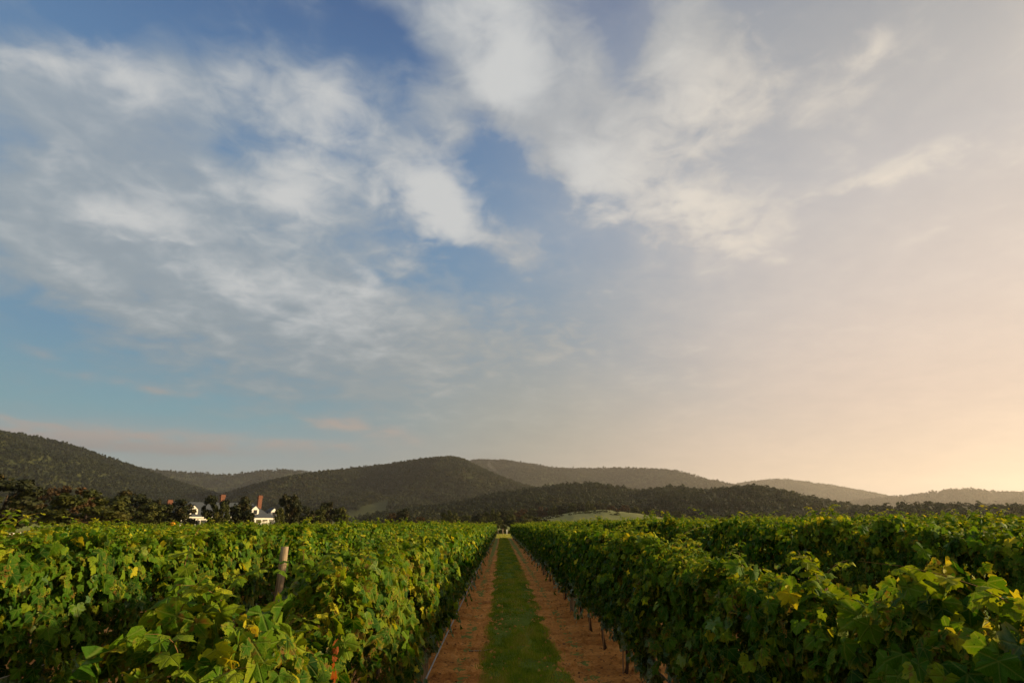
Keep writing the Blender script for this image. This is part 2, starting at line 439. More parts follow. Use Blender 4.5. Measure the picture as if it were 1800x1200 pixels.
def brick_material():
    m, nt, out = mat('chimney_brick')
    br = nt.nodes.new('ShaderNodeTexBrick'); br.inputs['Scale'].default_value = 4.5
    br.inputs['Color1'].default_value = (0.20, 0.075, 0.040, 1); br.inputs['Color2'].default_value = (0.14, 0.055, 0.032, 1)
    br.inputs['Mortar'].default_value = (0.24, 0.14, 0.10, 1); br.inputs['Mortar Size'].default_value = 0.01
    co = nt.nodes.new('ShaderNodeTexCoord'); mp = nt.nodes.new('ShaderNodeMapping'); mp.inputs['Rotation'].default_value = (R(90), 0, 0)
    nt.links.new(co.outputs['Object'], mp.inputs[0]); nt.links.new(mp.outputs[0], br.inputs['Vector'])
    p = principled(nt, X(nt, br.outputs['Color']), 0.85, 0.2); nt.links.new(p.outputs[0], out.inputs[0]); return m


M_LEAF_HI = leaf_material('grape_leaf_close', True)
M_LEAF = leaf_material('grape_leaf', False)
M_BARK = plain('vine_bark', (0.085, 0.05, 0.03), 0.95, 0.1, 0.5, 25, 0.8)
M_CANE = plain('vine_cane', (0.17, 0.085, 0.022), 0.7, 0.3, 0.4, 15)
M_SOIL = soil_material()
M_LANE = grass_ground_material('lane_turf', (0.08, 0.11, 0.010), (0.15, 0.19, 0.016), 1.2)
M_FIELD = grass_ground_material('field_turf', (0.13, 0.15, 0.03), (0.24, 0.24, 0.05), 0.03)
M_MEADOW = grass_ground_material('meadow_turf', (0.105, 0.115, 0.035), (0.19, 0.185, 0.06), 0.02)
M_HILL = grass_ground_material('hill_soil', (0.035, 0.042, 0.013), (0.06, 0.064, 0.02), 0.01)
M_BLADE = tree_material('grass_blade', [(0.0, (0.10, 0.155, 0.006)), (0.5, (0.22, 0.295, 0.010)), (0.8, (0.38, 0.40, 0.025)), (1.0, (0.48, 0.34, 0.07))], 0.3)
M_STRAW = tree_material('field_grass_blade', [(0.0, (0.20, 0.21, 0.025)), (1.0, (0.42, 0.38, 0.06))], 0.3)
M_FOREST = tree_material('forest_canopy', [(0.0, (0.014, 0.021, 0.006)), (0.45, (0.028, 0.034, 0.009)), (0.75, (0.046, 0.044, 0.012)), (0.93, (0.068, 0.045, 0.014)), (1.0, (0.09, 0.05, 0.015))], 0.4)
M_TREE_DARK = tree_material('dark_tree_leaf', [(0.0, (0.012, 0.017, 0.003)), (0.6, (0.024, 0.027, 0.005)), (1.0, (0.055, 0.038, 0.008))], 0.12)
M_TREE_OLIVE = tree_material('olive_tree_leaf', [(0.0, (0.030, 0.038, 0.006)), (0.6, (0.055, 0.060, 0.009)), (1.0, (0.10, 0.088, 0.014))], 0.25)
M_TREE_RUST = tree_material('rust_tree_leaf', [(0.0, (0.035, 0.022, 0.007)), (0.6, (0.060, 0.034, 0.009)), (1.0, (0.10, 0.048, 0.012))], 0.2)
M_POST = wood_material('weathered_post', (0.33, 0.24, 0.145))
M_STAKE = plain('stake_wood', (0.36, 0.25, 0.16), 0.8, 0.2, 0.3, 20)
M_HOSE = plain('drip_hose_grey', (0.34, 0.34, 0.35), 0.55, 0.4, 0.15, 8)
M_WIRE = plain('galvanised_wire', (0.42, 0.40, 0.37), 0.5, 0.5, 0.2, 8)
M_WHITE = plain('white_paint', (0.76, 0.71, 0.63), 0.6, 0.4, 0.06, 2)
M_ROOF = plain('slate_roof', (0.055, 0.062, 0.070), 0.75, 0.3, 0.35, 3, 0.5)
M_GLASS = plain('window_glass', (0.02, 0.025, 0.03), 0.12, 0.6, 0.2, 1)
M_SHUTTER = plain('black_shutter', (0.02, 0.022, 0.022), 0.6, 0.3, 0.2, 4)
M_BRICK = brick_material()
M_STONE = plain('chimney_cap_stone', (0.30, 0.22, 0.17), 0.8, 0.2, 0.2, 6)
M_TRUNK = plain('tree_bark', (0.07, 0.05, 0.035), 0.95, 0.1, 0.4, 8, 0.6)
M_LITTER = tree_material('fallen_leaf', [(0.0, (0.10, 0.045, 0.02)), (0.5, (0.22, 0.10, 0.03)), (0.85, (0.38, 0.22, 0.08)), (1.0, (0.55, 0.45, 0.33))], 0.1)
M_CARWHITE = plain('white_car_paint', (0.78, 0.78, 0.78), 0.3, 0.5, 0.03, 1)
M_TYRE = plain('tyre_rubber', (0.02, 0.02, 0.02), 0.9, 0.2, 0.2, 6)
M_YELLOW = plain('yellow_canvas', (0.75, 0.33, 0.02), 0.8, 0.2, 0.1, 2)


# ------------------------------------------------------------------ the lie of the land
def gz(x, y):
    x = np.asarray(x, float); y = np.asarray(y, float)
    t = np.clip((y - 15) / 82, 0, 1)
    z = -0.55 * t ** 1.5
    z = z - 0.0102 * np.clip(y - 97, 0, 50) - 0.004 * np.clip(y - 147, 0, 150)
    z = z + 0.03 * np.clip(x - 2.6, 0, 12) * np.clip(1.6 - y / 120, 0, 1)
    return z


def grid_mesh(name, xs, ys, zfun, m, smooth=True):
    Xg, Yg = np.meshgrid(xs, ys)
    Z = zfun(Xg, Yg)
    n, k = len(ys), len(xs)
    idx = np.arange(n * k).reshape(n, k)
    F = np.stack([idx[:-1, :-1], idx[:-1, 1:], idx[1:, 1:], idx[1:, :-1]], -1).reshape(-1, 4)
    return npmesh(name, np.stack([Xg, Yg, Z], -1).reshape(-1, 3), F, m, 4, None, smooth)


def spaced(a, b, first, grow):
    out, s = [a], first
    while out[-1] < b:
        out.append(out[-1] + s); s *= grow
    out[-1] = b
    return np.array(out)


gx = np.concatenate([-spaced(32, 8600, 6, 1.5)[::-1], np.linspace(-30, 30, 31), spaced(32, 8600, 6, 1.5)])
gy = np.concatenate([-spaced(20, 2500, 8, 1.6)[::-1], np.linspace(-15, 300, 64), spaced(310, 9200, 15, 1.4)])
o = obj('ground', grid_mesh('ground', gx, gy, lambda x, y: gz(x, y) - 0.02, M_FIELD))
tag(o, 'pale green field ground reaching from the vineyard to the hills', 'ground', None, 'structure')

# bare soil under the vines, in three sheets that butt end to end
ROW_END = 97.0
LANE_C = 0.36
LX0, LX1 = -1.75, 2.45
ys_f = np.concatenate([np.arange(5.0, 17, 0.035), np.arange(17, 34, 0.09), np.arange(34, ROW_END + .6, 0.4)])


def lane_z(x, y):
    amp = np.clip(1.3 - y / 60, 0.3, 1)
    b = fbm(x * 2.2, y * 3.0, 3, 3) * 0.05 + fbm(x * 9, y * 13, 9, 4) * 0.075 * amp - 0.035 * np.exp(-((np.abs(x - LANE_C) - 1.0) / .16) ** 2)
    clod = np.clip(fbm(x * 22, y * 22, 21, 2) - 0.62, 0, 1) * 0.24 * amp
    return gz(x, y) + b + clod - 0.052


o = obj('soil', grid_mesh('soil', np.linspace(LX0, LX1, 118), ys_f, lane_z, M_SOIL))
tag(o, 'bare orange clay soil strips beside the grass lane', 'soil', None, 'structure')
for (a, b, lab) in ((-34.0, LX0, 'bare clay soil under the vine rows left of the lane'), (LX1, 26.0, 'bare clay soil under the vine rows right of the lane')):
    o = obj('soil', grid_mesh('soil_side', np.linspace(a, b, 40), np.concatenate([np.arange(-3, 30, 0.6), np.arange(30, ROW_END + .6, 2.0)]),
                              lambda x, y: gz(x, y) + 0.012 + 0.03 * fbm(x, y, 5, 2), M_SOIL))
    tag(o, lab, 'soil', None, 'structure')
o = obj('soil', grid_mesh('soil_near', np.linspace(LX0, LX1, 20), np.linspace(-3, 5.0, 20), lambda x, y: gz(x, y) - 0.0 + 0.0 * x, M_SOIL))
tag(o, 'bare clay soil close in front of the camera', 'soil', None, 'structure')

# the mown grass lane: a turf sheet with a wandering edge, and blades


def lane_half(y, side):
    return 0.61 + 0.15 * (fbm(np.asarray(y) * 1.3, np.asarray(y) * 0 + side * 7, 31 + side, 4) - 0.5) * 2


ly = np.concatenate([np.arange(3.5, 30, 0.1), np.arange(30, ROW_END + 0.7, 0.4)])
us = np.linspace(-1, 1, 25)
Ug, Yg = np.meshgrid(us, ly)
Xg = LANE_C + np.where(Ug < 0, Ug * lane_half(Yg, 0), Ug * lane_half(Yg, 1))
Zg = lane_z(Xg, Yg) * 0 + gz(Xg, Yg) + fbm(Xg * 2.2, Yg * 3.0, 3, 3) * 0.05 - 0.012 + 0.03 * (1 - Ug ** 2) ** 0.5 + 0.012 * fbm(Xg * 9, Yg * 9, 41, 2)
idx = np.arange(Ug.size).reshape(Ug.shape)
F = np.stack([idx[:-1, :-1], idx[:-1, 1:], idx[1:, 1:], idx[1:, :-1]], -1).reshape(-1, 4)
o = obj('path', npmesh('path', np.stack([Xg, Yg, Zg], -1).reshape(-1, 3), F, M_LANE, 4, None, True))
tag(o, 'narrow turf lane running straight between two vine rows', 'path', None, 'structure')


def blades(n, xs, ys, zs, h, w, lean, tone_r):
    ang = rng.uniform(0, 2 * np.pi, n)
    dx, dy = np.cos(ang), np.sin(ang)
    la = rng.uniform(0, 2 * np.pi, n); ll = lean * rng.uniform(0, 1, n) * h
    base = np.stack([xs, ys, zs], -1)
    off = np.stack([dx * w / 2, dy * w / 2, 0 * w], -1)
    tip = base + np.stack([np.cos(la) * ll, np.sin(la) * ll, h], -1)
    v = np.stack([base - off, base + off, tip], 1).reshape(-1, 3)
    f = np.arange(3 * n).reshape(n, 3)
    c = np.zeros((n, 3, 4)); c[..., 0] = tone_r[:, None]; c[..., 3] = 1
    return v, f, c.reshape(-1, 4)


def lane_blades():
    vs, fs, cs, k = [], [], [], 0
    for (y0, y1, dens, hh, ww) in ((6.0, 14, 5200, .05, .010), (14, 24, 2600, .05, .014), (24, 45, 900, .055, .022), (45, ROW_END + .3, 300, .06, .04)):
        n = int((y1 - y0) * 1.75 * dens)
        y = rng.uniform(y0, y1, n); u = rng.uniform(-1.4, 1.4, n)
        keep = rng.uniform(0, 1, n) < np.clip(np.clip((1.10 - np.abs(u)) * 5, 0, 1) + np.clip(fbm(u * 4, y * 3, 57, 3) - .56, 0, 1) * 2.5 * np.clip((1.2 - np.abs(u)) * 6, 0, 1), 0, 1) * np.clip(fbm(u * 3, y * 1.6, 55, 3) * 3.4 - 0.95, 0.12, 1)
        y, u = y[keep], u[keep]; n = len(y)
        x = LANE_C + np.where(u < 0, u * lane_half(y, 0), u * lane_half(y, 1))
        z = gz(x, y) + fbm(x * 2.2, y * 3.0, 3, 3) * 0.05 - 0.015 + 0.025 * np.clip(1 - u ** 2, 0, 1) ** 0.5
        p = np.clip((fbm(x * 2.4, y * 1.1, 77, 4) - .5) * 2.6 + .5, 0, 1)
        t = np.clip(0.04 + p * 0.85 + rng.normal(0, 0.12, n) + (rng.uniform(0, 1, n) < 0.04) * 0.5 + np.clip(np.abs(u) - 0.8, 0, 1) * 1.2, 0, 1)
        v, f, c = blades(n, x, y, z, hh * rng.uniform(0.5, 1.4, n) * (0.6 + 0.8 * p), ww * rng.uniform(.6, 1.3, n), 0.9, t)
        vs.append(v); fs.append(f + k); cs.append(c); k += len(v)
    return np.concatenate(vs), np.concatenate(fs), np.concatenate(cs)


v, f, c = lane_blades()
o = obj('grass', npmesh('grass', v, f, M_BLADE, 3, c))
tag(o, 'short mown grass blades covering the lane between the vines', 'grass', None, 'stuff')
n = 26000
fy = rng.uniform(ROW_END + 1, 150, n); fx = rng.uniform(-16, 18, n)
v, f, c = blades(n, fx, fy, gz(fx, fy) - 0.02, rng.uniform(.06, .2, n), rng.uniform(.05, .1, n), .6, np.clip(fbm(fx * .3, fy * .3, 8, 3) + rng.normal(0, .2, n), 0, 1))
o = obj('grass', npmesh('field_grass', v, f, M_STRAW, 3, c))
tag(o, 'sunlit yellow green grass of the field beyond the lane end', 'grass', None, 'stuff')


# ------------------------------------------------------------------ grape leaves
def leaf_template(level):
    """Leaf in its own plane: petiole at the origin, tip towards +y; returns verts, triangles, edge distance."""
    if level == 0:
        angs = np.radians([0, 9, 18, 27, 36, 46, 55, 65, 75, 86, 97, 108, 120, 134, 150])
        rad = [1.0, .90, .78, .66, .74, .82, .90, .80, .70, .62, .68, .72, .66, .56, .40]
        rad = [r * (1.05 if i % 2 == 0 else 0.95) for i, r in enumerate(rad)]
    elif level == 1:
        angs = np.radians([0, 27, 55, 86, 112, 150]); rad = [1.0, .68, .88, .64, .70, .42]
    else:
        angs = np.radians([0, 58, 125]); rad = [1.0, .88, .66]
    A = np.concatenate([-angs[:0:-1], angs]); Rr = np.array(list(rad[:0:-1]) + list(rad))
    k = len(A)
    ring = np.stack([Rr * np.sin(A), Rr * np.cos(A), 0 * A], -1)
    if level == 0:
        mid = ring * 0.52
        v = np.concatenate([[[0, 0, 0]], mid, ring]); e = np.concatenate([[0], np.full(k, .5), np.full(k, 1.0)])
        f = [(0, 1 + i + 1, 1 + i) for i in range(k - 1)]
        for i in range(k - 1):
            a, b = 1 + i, 2 + i; c, d = a + k, b + k
            f += [(a, b, d), (a, d, c)]
    else:
        v = np.concatenate([[[0, 0, 0]], ring]); e = np.concatenate([[0], np.ones(k)])
        f = [(0, 1 + i + 1, 1 + i) for i in range(k - 1)]
    x, y = v[:, 0], v[:, 1]
    fold = -0.30 * np.abs(x) ** 1.25 - 0.16 * np.clip(y, 0, 2) ** 2
    wave = 0.09 * np.sin(4.5 * np.arctan2(x, y + 1e-6)) * e
    return v, np.array(f), e, fold, wave


LT = [leaf_template(i) for i in range(3)]


def place_leaves(level, pos, tip, nrm, size, hue, spray, age):
    v, f, e, fold, wave = LT[level]
    n = len(pos)
    tip = tip / np.linalg.norm(tip, axis=1, keepdims=True)
    nrm = nrm - tip * np.sum(nrm * tip, 1, keepdims=True)
    nrm = nrm / (np.linalg.norm(nrm, axis=1, keepdims=True) + 1e-9)
    b = np.cross(tip, nrm)
    curl = rng.uniform(-0.1, 2.2, n)[:, None]; wv = rng.normal(0, 1.4, n)[:, None]
    z = fold[None] * curl + wave[None] * wv
    roll = rng.normal(0, 0.4, n)[:, None] * v[None, :, 0] * v[None, :, 1]
    z = z + roll
    asx = rng.uniform(0.85, 1.12, n)[:, None]
    P = pos[:, None] + size[:, None, None] * ((v[None, :, 0] * asx)[..., None] * b[:, None] + v[None, :, 1:2] * tip[:, None] + z[..., None] * nrm[:, None])
    m = len(v)
    F = (f[None] + (np.arange(n) * m)[:, None, None]).reshape(-1, 3)
    C = np.empty((n, m, 4))
    C[..., 0] = hue[:, None]; C[..., 1] = e[None]; C[..., 2] = spray[:, None]; C[..., 3] = age[:, None]
    return P.reshape(-1, 3), F, C.reshape(-1, 4)


def add_blade(me, level):
    v = LT[level][0]
    a = me.attributes.new('blade', 'FLOAT_VECTOR', 'POINT')
    a.data.foreach_set('vector', np.tile(v.astype(np.float32), (len(me.vertices) // len(v), 1)).ravel())


VL = 1.7     # spacing of the vines in a row


def gen_vine_leaves(level, n, top, bottom=0.64, seed=0, shoots=9, L=VL, dead=0, lush=1.0, age_mean=.28, hue_off=0.0):
    """Leaves of one vine, its base at the origin, the row along y. Returns leaf arrays and the shoot stems."""
    r = np.random.default_rng(seed)
    ph = r.uniform(0, 6.28, 6)
    def bumpf(y, z, s):
        return 0.085 * np.sin(3.7 * y + 2.1 * z + ph[0] + 2 * s) + 0.06 * np.sin(7.3 * y - 4.1 * z + ph[1] + s) + 0.04 * np.sin(11 * z + 5 * y + ph[2])
    y = r.uniform(-L / 2 - .08, L / 2 + .08, n)
    side = np.where(r.uniform(0, 1, n) < .5, -1.0, 1.0)
    t = r.beta(1.15, 1.0, n)
    zt = top(y)
    zb = bottom + 0.13 * np.sin(4.3 * y + ph[3]) + 0.08 * np.sin(9.7 * y + ph[4])
    kind = r.uniform(0, 1, n)
    z = zb + t * (zt - zb)
    w = (0.13 + 0.26 * np.sin(np.pi * (0.10 + 0.80 * t))) * lush
    x = side * (w + bumpf(y, z, side) * np.clip(.3 + t * 2, 0, 1)) * r.uniform(0.72, 1.08, n)
    nx, ny, nz = side * 1.0, r.normal(0, .55, n), 0.45 + r.normal(0, .35, n)
    tx, ty, tz = side * 0.35 + r.normal(0, .2, n), r.normal(0, .5, n), np.full(n, -1.0)
    cap = kind < 0.17
    x = np.where(cap, r.uniform(-.27, .27, n) * lush, x); z = np.where(cap, zt + r.normal(0.0, .05, n) - 0.5 * np.abs(x) ** 1.5, z)
    nx = np.where(cap, x * 3 + r.normal(0, .7, n), nx); ny = np.where(cap, r.normal(0, .8, n), ny); nz = np.where(cap, .55, nz)
    tx = np.where(cap, np.sign(x) * .8 + r.normal(0, .5, n), tx); ty = np.where(cap, r.normal(0, .7, n), ty); tz = np.where(cap, -.9, tz)
    ins = kind > 0.87
    x = np.where(ins, r.uniform(-.2, .2, n), x)
    size = (.05 + .085 * r.beta(1.6, 1.5, n)) * (1.0 if level == 2 else .78)
    up = np.clip((z - 1.2) / .8, 0, 1)
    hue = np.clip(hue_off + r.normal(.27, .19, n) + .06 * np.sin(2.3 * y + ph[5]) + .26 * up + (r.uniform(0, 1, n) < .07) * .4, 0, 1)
    low = np.clip((zb + .34 - z) / .34, 0, 1)
    spray = np.where(r.uniform(0, 1, n) < .75, low * r.uniform(.3, 1.0, n), 0) + (r.uniform(0, 1, n) < .03) * .12
    age = np.clip(r.normal(age_mean, .18, n), 0, .8)
    P, T, N, S, H, SP, AG = [np.stack([x, y, z], -1)], [np.stack([tx, ty, tz], -1)], [np.stack([nx, ny, nz], -1)], [size], [hue], [spray], [age]
    stems = []
    for k in range(shoots):
        y0 = r.uniform(-L / 2, L / 2); x0 = r.uniform(-.2, .2)
        ln = r.uniform(.12, .34) if r.uniform() < .75 else r.uniform(.34, .54)
        z0 = float(top(np.array([y0]))[0]) - .22
        lean = r.normal(0, .35, 2); bend = r.normal(0, .5, 2)
        q = []
        for i in range(9):
            s = i / 8
            q.append((x0 + ln * (lean[0] * s + bend[0] * s ** 2.5), y0 + ln * (lean[1] * s + bend[1] * s ** 2.5), z0 + .12 + (ln + .1) * (s - .28 * s ** 3)))
        q = np.array(q); stems.append((q, [.0036 - .0004 * i for i in range(9)]))
        m = max(7, int(ln / .022))
        s = np.linspace(.05, 1, m)
        pp = np.stack([np.interp(s * 8, np.arange(9), q[:, j]) for j in range(3)], -1)
        a = np.arange(m) * 2.6 + r.uniform(0, 6)
        d = np.stack([np.cos(a), np.sin(a), np.full(m, -.15)], -1) + r.normal(0, .25, (m, 3))
        P.append(pp + d * .03); T.append(d + np.array([0, 0, -.35]) * (1 - s)[:, None]); N.append(np.stack([.5 * np.cos(a), .5 * np.sin(a), np.full(m, 1.0)], -1))
        S.append((.084 - .054 * s ** 1.7) * r.uniform(.7, 1.12, m)); H.append(np.clip(.45 + .4 * s + r.normal(0, .1, m), 0, 1))
        SP.append(np.zeros(m)); AG.append(np.clip(.3 - .3 * s + r.normal(0, .08, m), 0, .7))
    for k in range(3):   # canes that hang out at the sides
        y0 = r.uniform(-L / 2, L / 2); sd = r.choice([-1, 1]); z0 = r.uniform(.75, 1.1); ln = r.uniform(.25, .5)
        q = np.array([(sd * (.12 + .32 * s ** .6), y0 + .3 * s * r.uniform(.5, 1), z0 - ln * s ** 1.6) for s in np.linspace(0, 1, 7)])
        stems.append((q, [.003] * 7)); m = 7
        s = np.linspace(.2, 1, m); pp = np.stack([np.interp(s * 6, np.arange(7), q[:, j]) for j in range(3)], -1)
        P.append(pp); T.append(np.stack([np.full(m, sd * .5), r.normal(0, .5, m), np.full(m, -1.0)], -1)); N.append(np.stack([np.full(m, sd * 1.0), r.normal(0, .4, m), np.full(m, .3)], -1))
        S.append(r.uniform(.05, .1, m)); H.append(r.uniform(.15, .6, m)); SP.append(r.uniform(.2, .9, m) * (r.uniform(0, 1, m) < .6)); AG.append(r.uniform(.1, .6, m))
    if dead:
        m = dead
        zz = np.linspace(1.70, 1.48, m)
        P.append(np.stack([np.full(m, .44), r.normal(0, .008, m) + .2, zz], -1)); T.append(np.stack([r.normal(0, .4, m), r.normal(0, .5, m), np.full(m, -1.0)], -1))
        N.append(np.stack([np.full(m, 1.0), r.normal(0, .8, m), r.normal(0, .4, m)], -1)); S.append(r.uniform(.018, .034, m)); H.append(np.zeros(m)); SP.append(np.zeros(m)); AG.append(np.ones(m))
    cat = np.concatenate
    return (level, cat(P), cat(T), cat(N), cat(S), cat(H), cat(SP), cat(AG)), stems


def flat_top(h, seed):
    r = np.random.default_rng(seed); p = r.uniform(0, 6.28, 3)
    return lambda y: h + .07 * np.sin(3.7 * y + p[0]) + .06 * np.sin(8.5 * y + p[1])


def tubes_mesh(name, stems, m, n=4):
    mb = MB()
    for q, rad in stems: mb.tube(q, rad, n, False)
    return mb.mesh(name, m, True)


def trunk_mesh(seed):
    r = random.Random(seed); mb = MB()
    pts, rr = [], []
    ax, ay = r.uniform(-.06, .06), r.uniform(-.12, .12)
    for i in range(9):
        s = i / 8
        pts.append((ax * math.sin(s * 3.1) + r.uniform(-.012, .012), ay * math.sin(s * 2.4 + .3) * s + r.uniform(-.012, .012), -.04 + .88 * s))
        rr.append(.027 - .010 * s + r.uniform(-.003, .003) + (.012 if i == 0 else 0))
    mb.tube(pts, rr, 7)
    hx, hy, hz = pts[-1]
    for sg in (-1, 1):
        q = [(hx + r.uniform(-.02, .02) * s, hy + sg * .8 * s, hz + .05 * math.sin(3 * s) + r.uniform(-.012, .012)) for s in np.linspace(0, 1, 7)]
        mb.tube(q, [.021 - .009 * s for s in np.linspace(0, 1, 7)], 6)
    return mb.mesh('vine_trunk', M_BARK, True)


TRUNKS = [trunk_mesh(s) for s in range(6)]


def vine_meshes(level, n, top, seed, **kw):
    arr, stems = gen_vine_leaves(level, n, top, seed=seed, **kw)
    v, f, c = place_leaves(*arr)
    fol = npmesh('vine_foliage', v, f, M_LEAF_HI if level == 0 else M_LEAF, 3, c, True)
    if level == 0: add_blade(fol, 0)
    cane = [tubes_mesh('vine_cane', [st], M_CANE) for st in stems] if level == 0 else []
    return fol, cane


def profile(pts, off):
    """Height of the canopy along the row, for the vines that stand closest."""
    a = np.array(pts)
    return lambda y: np.interp(y + off, a[:, 0], a[:, 1]) + .02 * np.sin(19 * y)


# canopy tops along the two rows next to the lane (distance ahead, height)
TOP_L = [(0, 1.15), (1.5, 1.28), (1.9, 1.50), (2.2, 1.74), (2.5, 1.86), (2.75, 1.76), (3.1, 1.52), (3.5, 1.42), (3.8, 1.52), (4.15, 1.86), (4.9, 1.80), (5.8, 1.84), (8, 1.86)]
TOP_R = [(0, 1.85), (2.0, 1.84), (2.25, 1.80), (2.55, 1.97), (2.8, 1.80), (3.1, 1.60), (3.5, 1.72), (3.9, 1.76), (4.7, 1.74), (6.1, 1.75), (7.2, 1.82), (8.2, 1.90)]

MID = [vine_meshes(1, 1700, flat_top(1.80, 50 + s), 100 + s, shoots=15) for s in range(7)]
HI = [vine_meshes(0, 1700, flat_top(1.82, 60 + s), 200 + s, shoots=13) for s in range(4)]
FAR = [vine_meshes(2, 900, flat_top(1.80, 70 + s), 300 + s, shoots=14) for s in range(5)]

ROWS = {   # row: (x of the trunks, first trunk, extra height, words)
    'L1': (-1.15, 0.85, 0.0, 'row along the left lane edge'),
    'R1': (1.88, 1.10, 0.0, 'row along the right lane edge'),
    'L2': (-4.20, 1.60, 0.10, 'second row left of the lane'),
    'R2': (4.90, 1.90, 0.15, 'second row right of the lane'),
    'L3': (-7.25, 9.80, 0.0, 'third row left of the lane'),
    'R3': (7.95, 2.40, 0.06, 'third row right of the lane'),
}
ORD = ['first', 'second', 'third', 'fourth', 'fifth', 'sixth', 'seventh', 'eighth', 'ninth', 'tenth', 'eleventh', 'twelfth']
n_single = 0
stuff_spots = []
for key, (rx, y0, dh, words_) in ROWS.items():
    k = 0
    while True:
        y = y0 + VL * k
        if y > ROW_END - .6: break
        d = math.hypot(rx, y)
        if n_single >= 300:
            stuff_spots.append((rx, y, dh)); k += 1; continue
        h = 1.0 + dh / 1.9 + random.uniform(-.045, .04) - (.07 if random.random() < .1 else 0)
        near = key in ('L1', 'R1') and y < 6.6
        if near:
            prof = profile(TOP_L if key == 'L1' else TOP_R, y)
            fol, cane = vine_meshes(0, 1450 if key == 'L1' else 1750, prof, 900 + k + (40 if key == 'R1' else 0), shoots=(3 if y < 1.5 else 9), age_mean=.42 if key == 'L1' else .34, hue_off=.05 if key == 'L1' else .02, dead=8 if (key == 'L1' and 2 < y < 3) else 0)
            h = 1.0
        elif d < 11: fol, cane = HI[(k * 3 + len(key) + ord(key[0])) % 4]
        elif d < 30: fol, cane = MID[(k * 5 + ord(key[0]) + int(key[1])) % 7]
        else: fol, cane = FAR[(k * 3 + ord(key[0]) + int(key[1])) % 5]
        root = empty('grapevine', (rx, y, float(gz(rx, y))))
        root.rotation_euler.z = 0 if near else random.choice((0, math.pi))
        root.scale = (1, 1, h)
        obj('trunk', TRUNKS[(k * 5 + int(key[1])) % 6], root)
        obj('foliage', fol, root)
        for cm in cane: obj('cane', cm, root)
        if k < 12: lab = '%s grapevine from the camera, %s' % (ORD[k], words_)
        else: lab = 'leafy grapevine in the far half of the %s' % words_ if y > 48 else 'leafy grapevine in the near half of the %s' % words_
        tag(root, lab, 'grapevine', 'grapevines in the ' + words_)
        n_single += 1; k += 1

# the vines past the first three hundred, as one mass
for i in range(4, 10):
    rx = -1.15 - 3.05 * (i - 1); y = -rx * 1.35
    while y < ROW_END - .6:
        stuff_spots.append((rx, y, 0.0)); y += VL
for i in range(4, 8):
    rx = 1.88 + 3.03 * (i - 1); y = rx * 0.9
    while y < ROW_END - .6:
        stuff_spots.append((rx, y, 0.04)); y += VL
vs, fs, cs, kk = [], [], [], 0
lite = []
for s in range(5):
    arr, _ = gen_vine_leaves(2, 420, flat_top(1.82, 80 + s), bottom=.7, seed=400 + s, shoots=8)
    lite.append(place_leaves(*arr))
for i, (rx, y, dh) in enumerate(stuff_spots):
    v, f, c = lite[i % 5]
    sgn = 1 if i % 2 else -1
    w = v * np.array([sgn, sgn, 1 + dh / 1.9 + random.uniform(-.03, .03)]) + np.array([rx, y, float(gz(rx, y))])
    vs.append(w); fs.append(f + kk); cs.append(c); kk += len(v)
o = obj('vineyard', npmesh('vineyard', np.concatenate(vs), np.concatenate(fs), M_LEAF, 3, np.concatenate(cs)))
tag(o, 'farther leafy vine rows seen as green tops beyond the near rows', 'vineyard', None, 'stuff')

# ------------------------------------------------------------------ trellis: posts, stakes, wires, hose
def post_mesh(h, rad, seed):
    r = random.Random(seed); mb = MB()
    pts = [(r.uniform(-.008, .008), r.uniform(-.008, .008), z) for z in np.linspace(-.15, h, 8)]
    mb.tube(pts, [rad * r.uniform(.94, 1.06) for _ in pts], 12)
    return mb.mesh('trellis_post', M_POST, True)


posts = [post_mesh(1.78, .062, i) for i in range(3)]
for (x, y, lab, tilt) in (
        (-1.02, 8.5, 'thick weathered wooden post behind the grey hose at the left lane edge', 0),
        (-3.68, 10.2, 'weathered wooden post leaning in front of the second vine row on the left', 0.03),
        (1.80, 15.6, 'weathered wooden post standing among the vine trunks right of the lane', 0),
        (-1.10, 18.9, 'wooden trellis post of the left lane row beyond the nearest one', 0),
        (1.84, 26.1, 'wooden trellis post farther along the right lane row', 0)):
    o = obj('trellis_post', posts[int(y) % 3], None, (x, y, float(gz(x, y))))
    o.rotation_euler = (0, tilt, 0)
    tag(o, lab, 'post')
mb = MB(); mb.tube([(0, 0, -.1), (.004, .01, .6), (0, 0, 1.25)], .011, 6); stake = mb.mesh('training_stake', M_STAKE, True)
for key in ('R1', 'L1'):
    rx, y0 = ROWS[key][:2]
    for k in range(3, 16):
        y = y0 + VL * k - .06; x = rx + (-.05 if key == 'R1' else .05)
        o = obj('training_stake', stake, None, (x, y, float(gz(x, y)))); o.rotation_euler = (random.uniform(-.04, .04), random.uniform(-.04, .04), 0)
        sd = 'right' if key == 'R1' else 'left'
        tag(o, ('thin pale stake beside the %s vine trunk from the camera, %s of the lane' % (ORD[k], sd)) if k < 12 else 'thin pale stake far along the %s row of vine trunks' % sd,
            'stake', 'training stakes in the %s lane row' % sd)


def row_line(x, z, rad, wob, y0=-1.0):
    ys = np.arange(y0, ROW_END, 1.7); mb = MB()
    mb.tube([(x + random.uniform(-.01, .01), y, float(gz(x, y)) + z + wob * math.sin(y * 1.7)) for y in ys], rad, 6)
    return mb


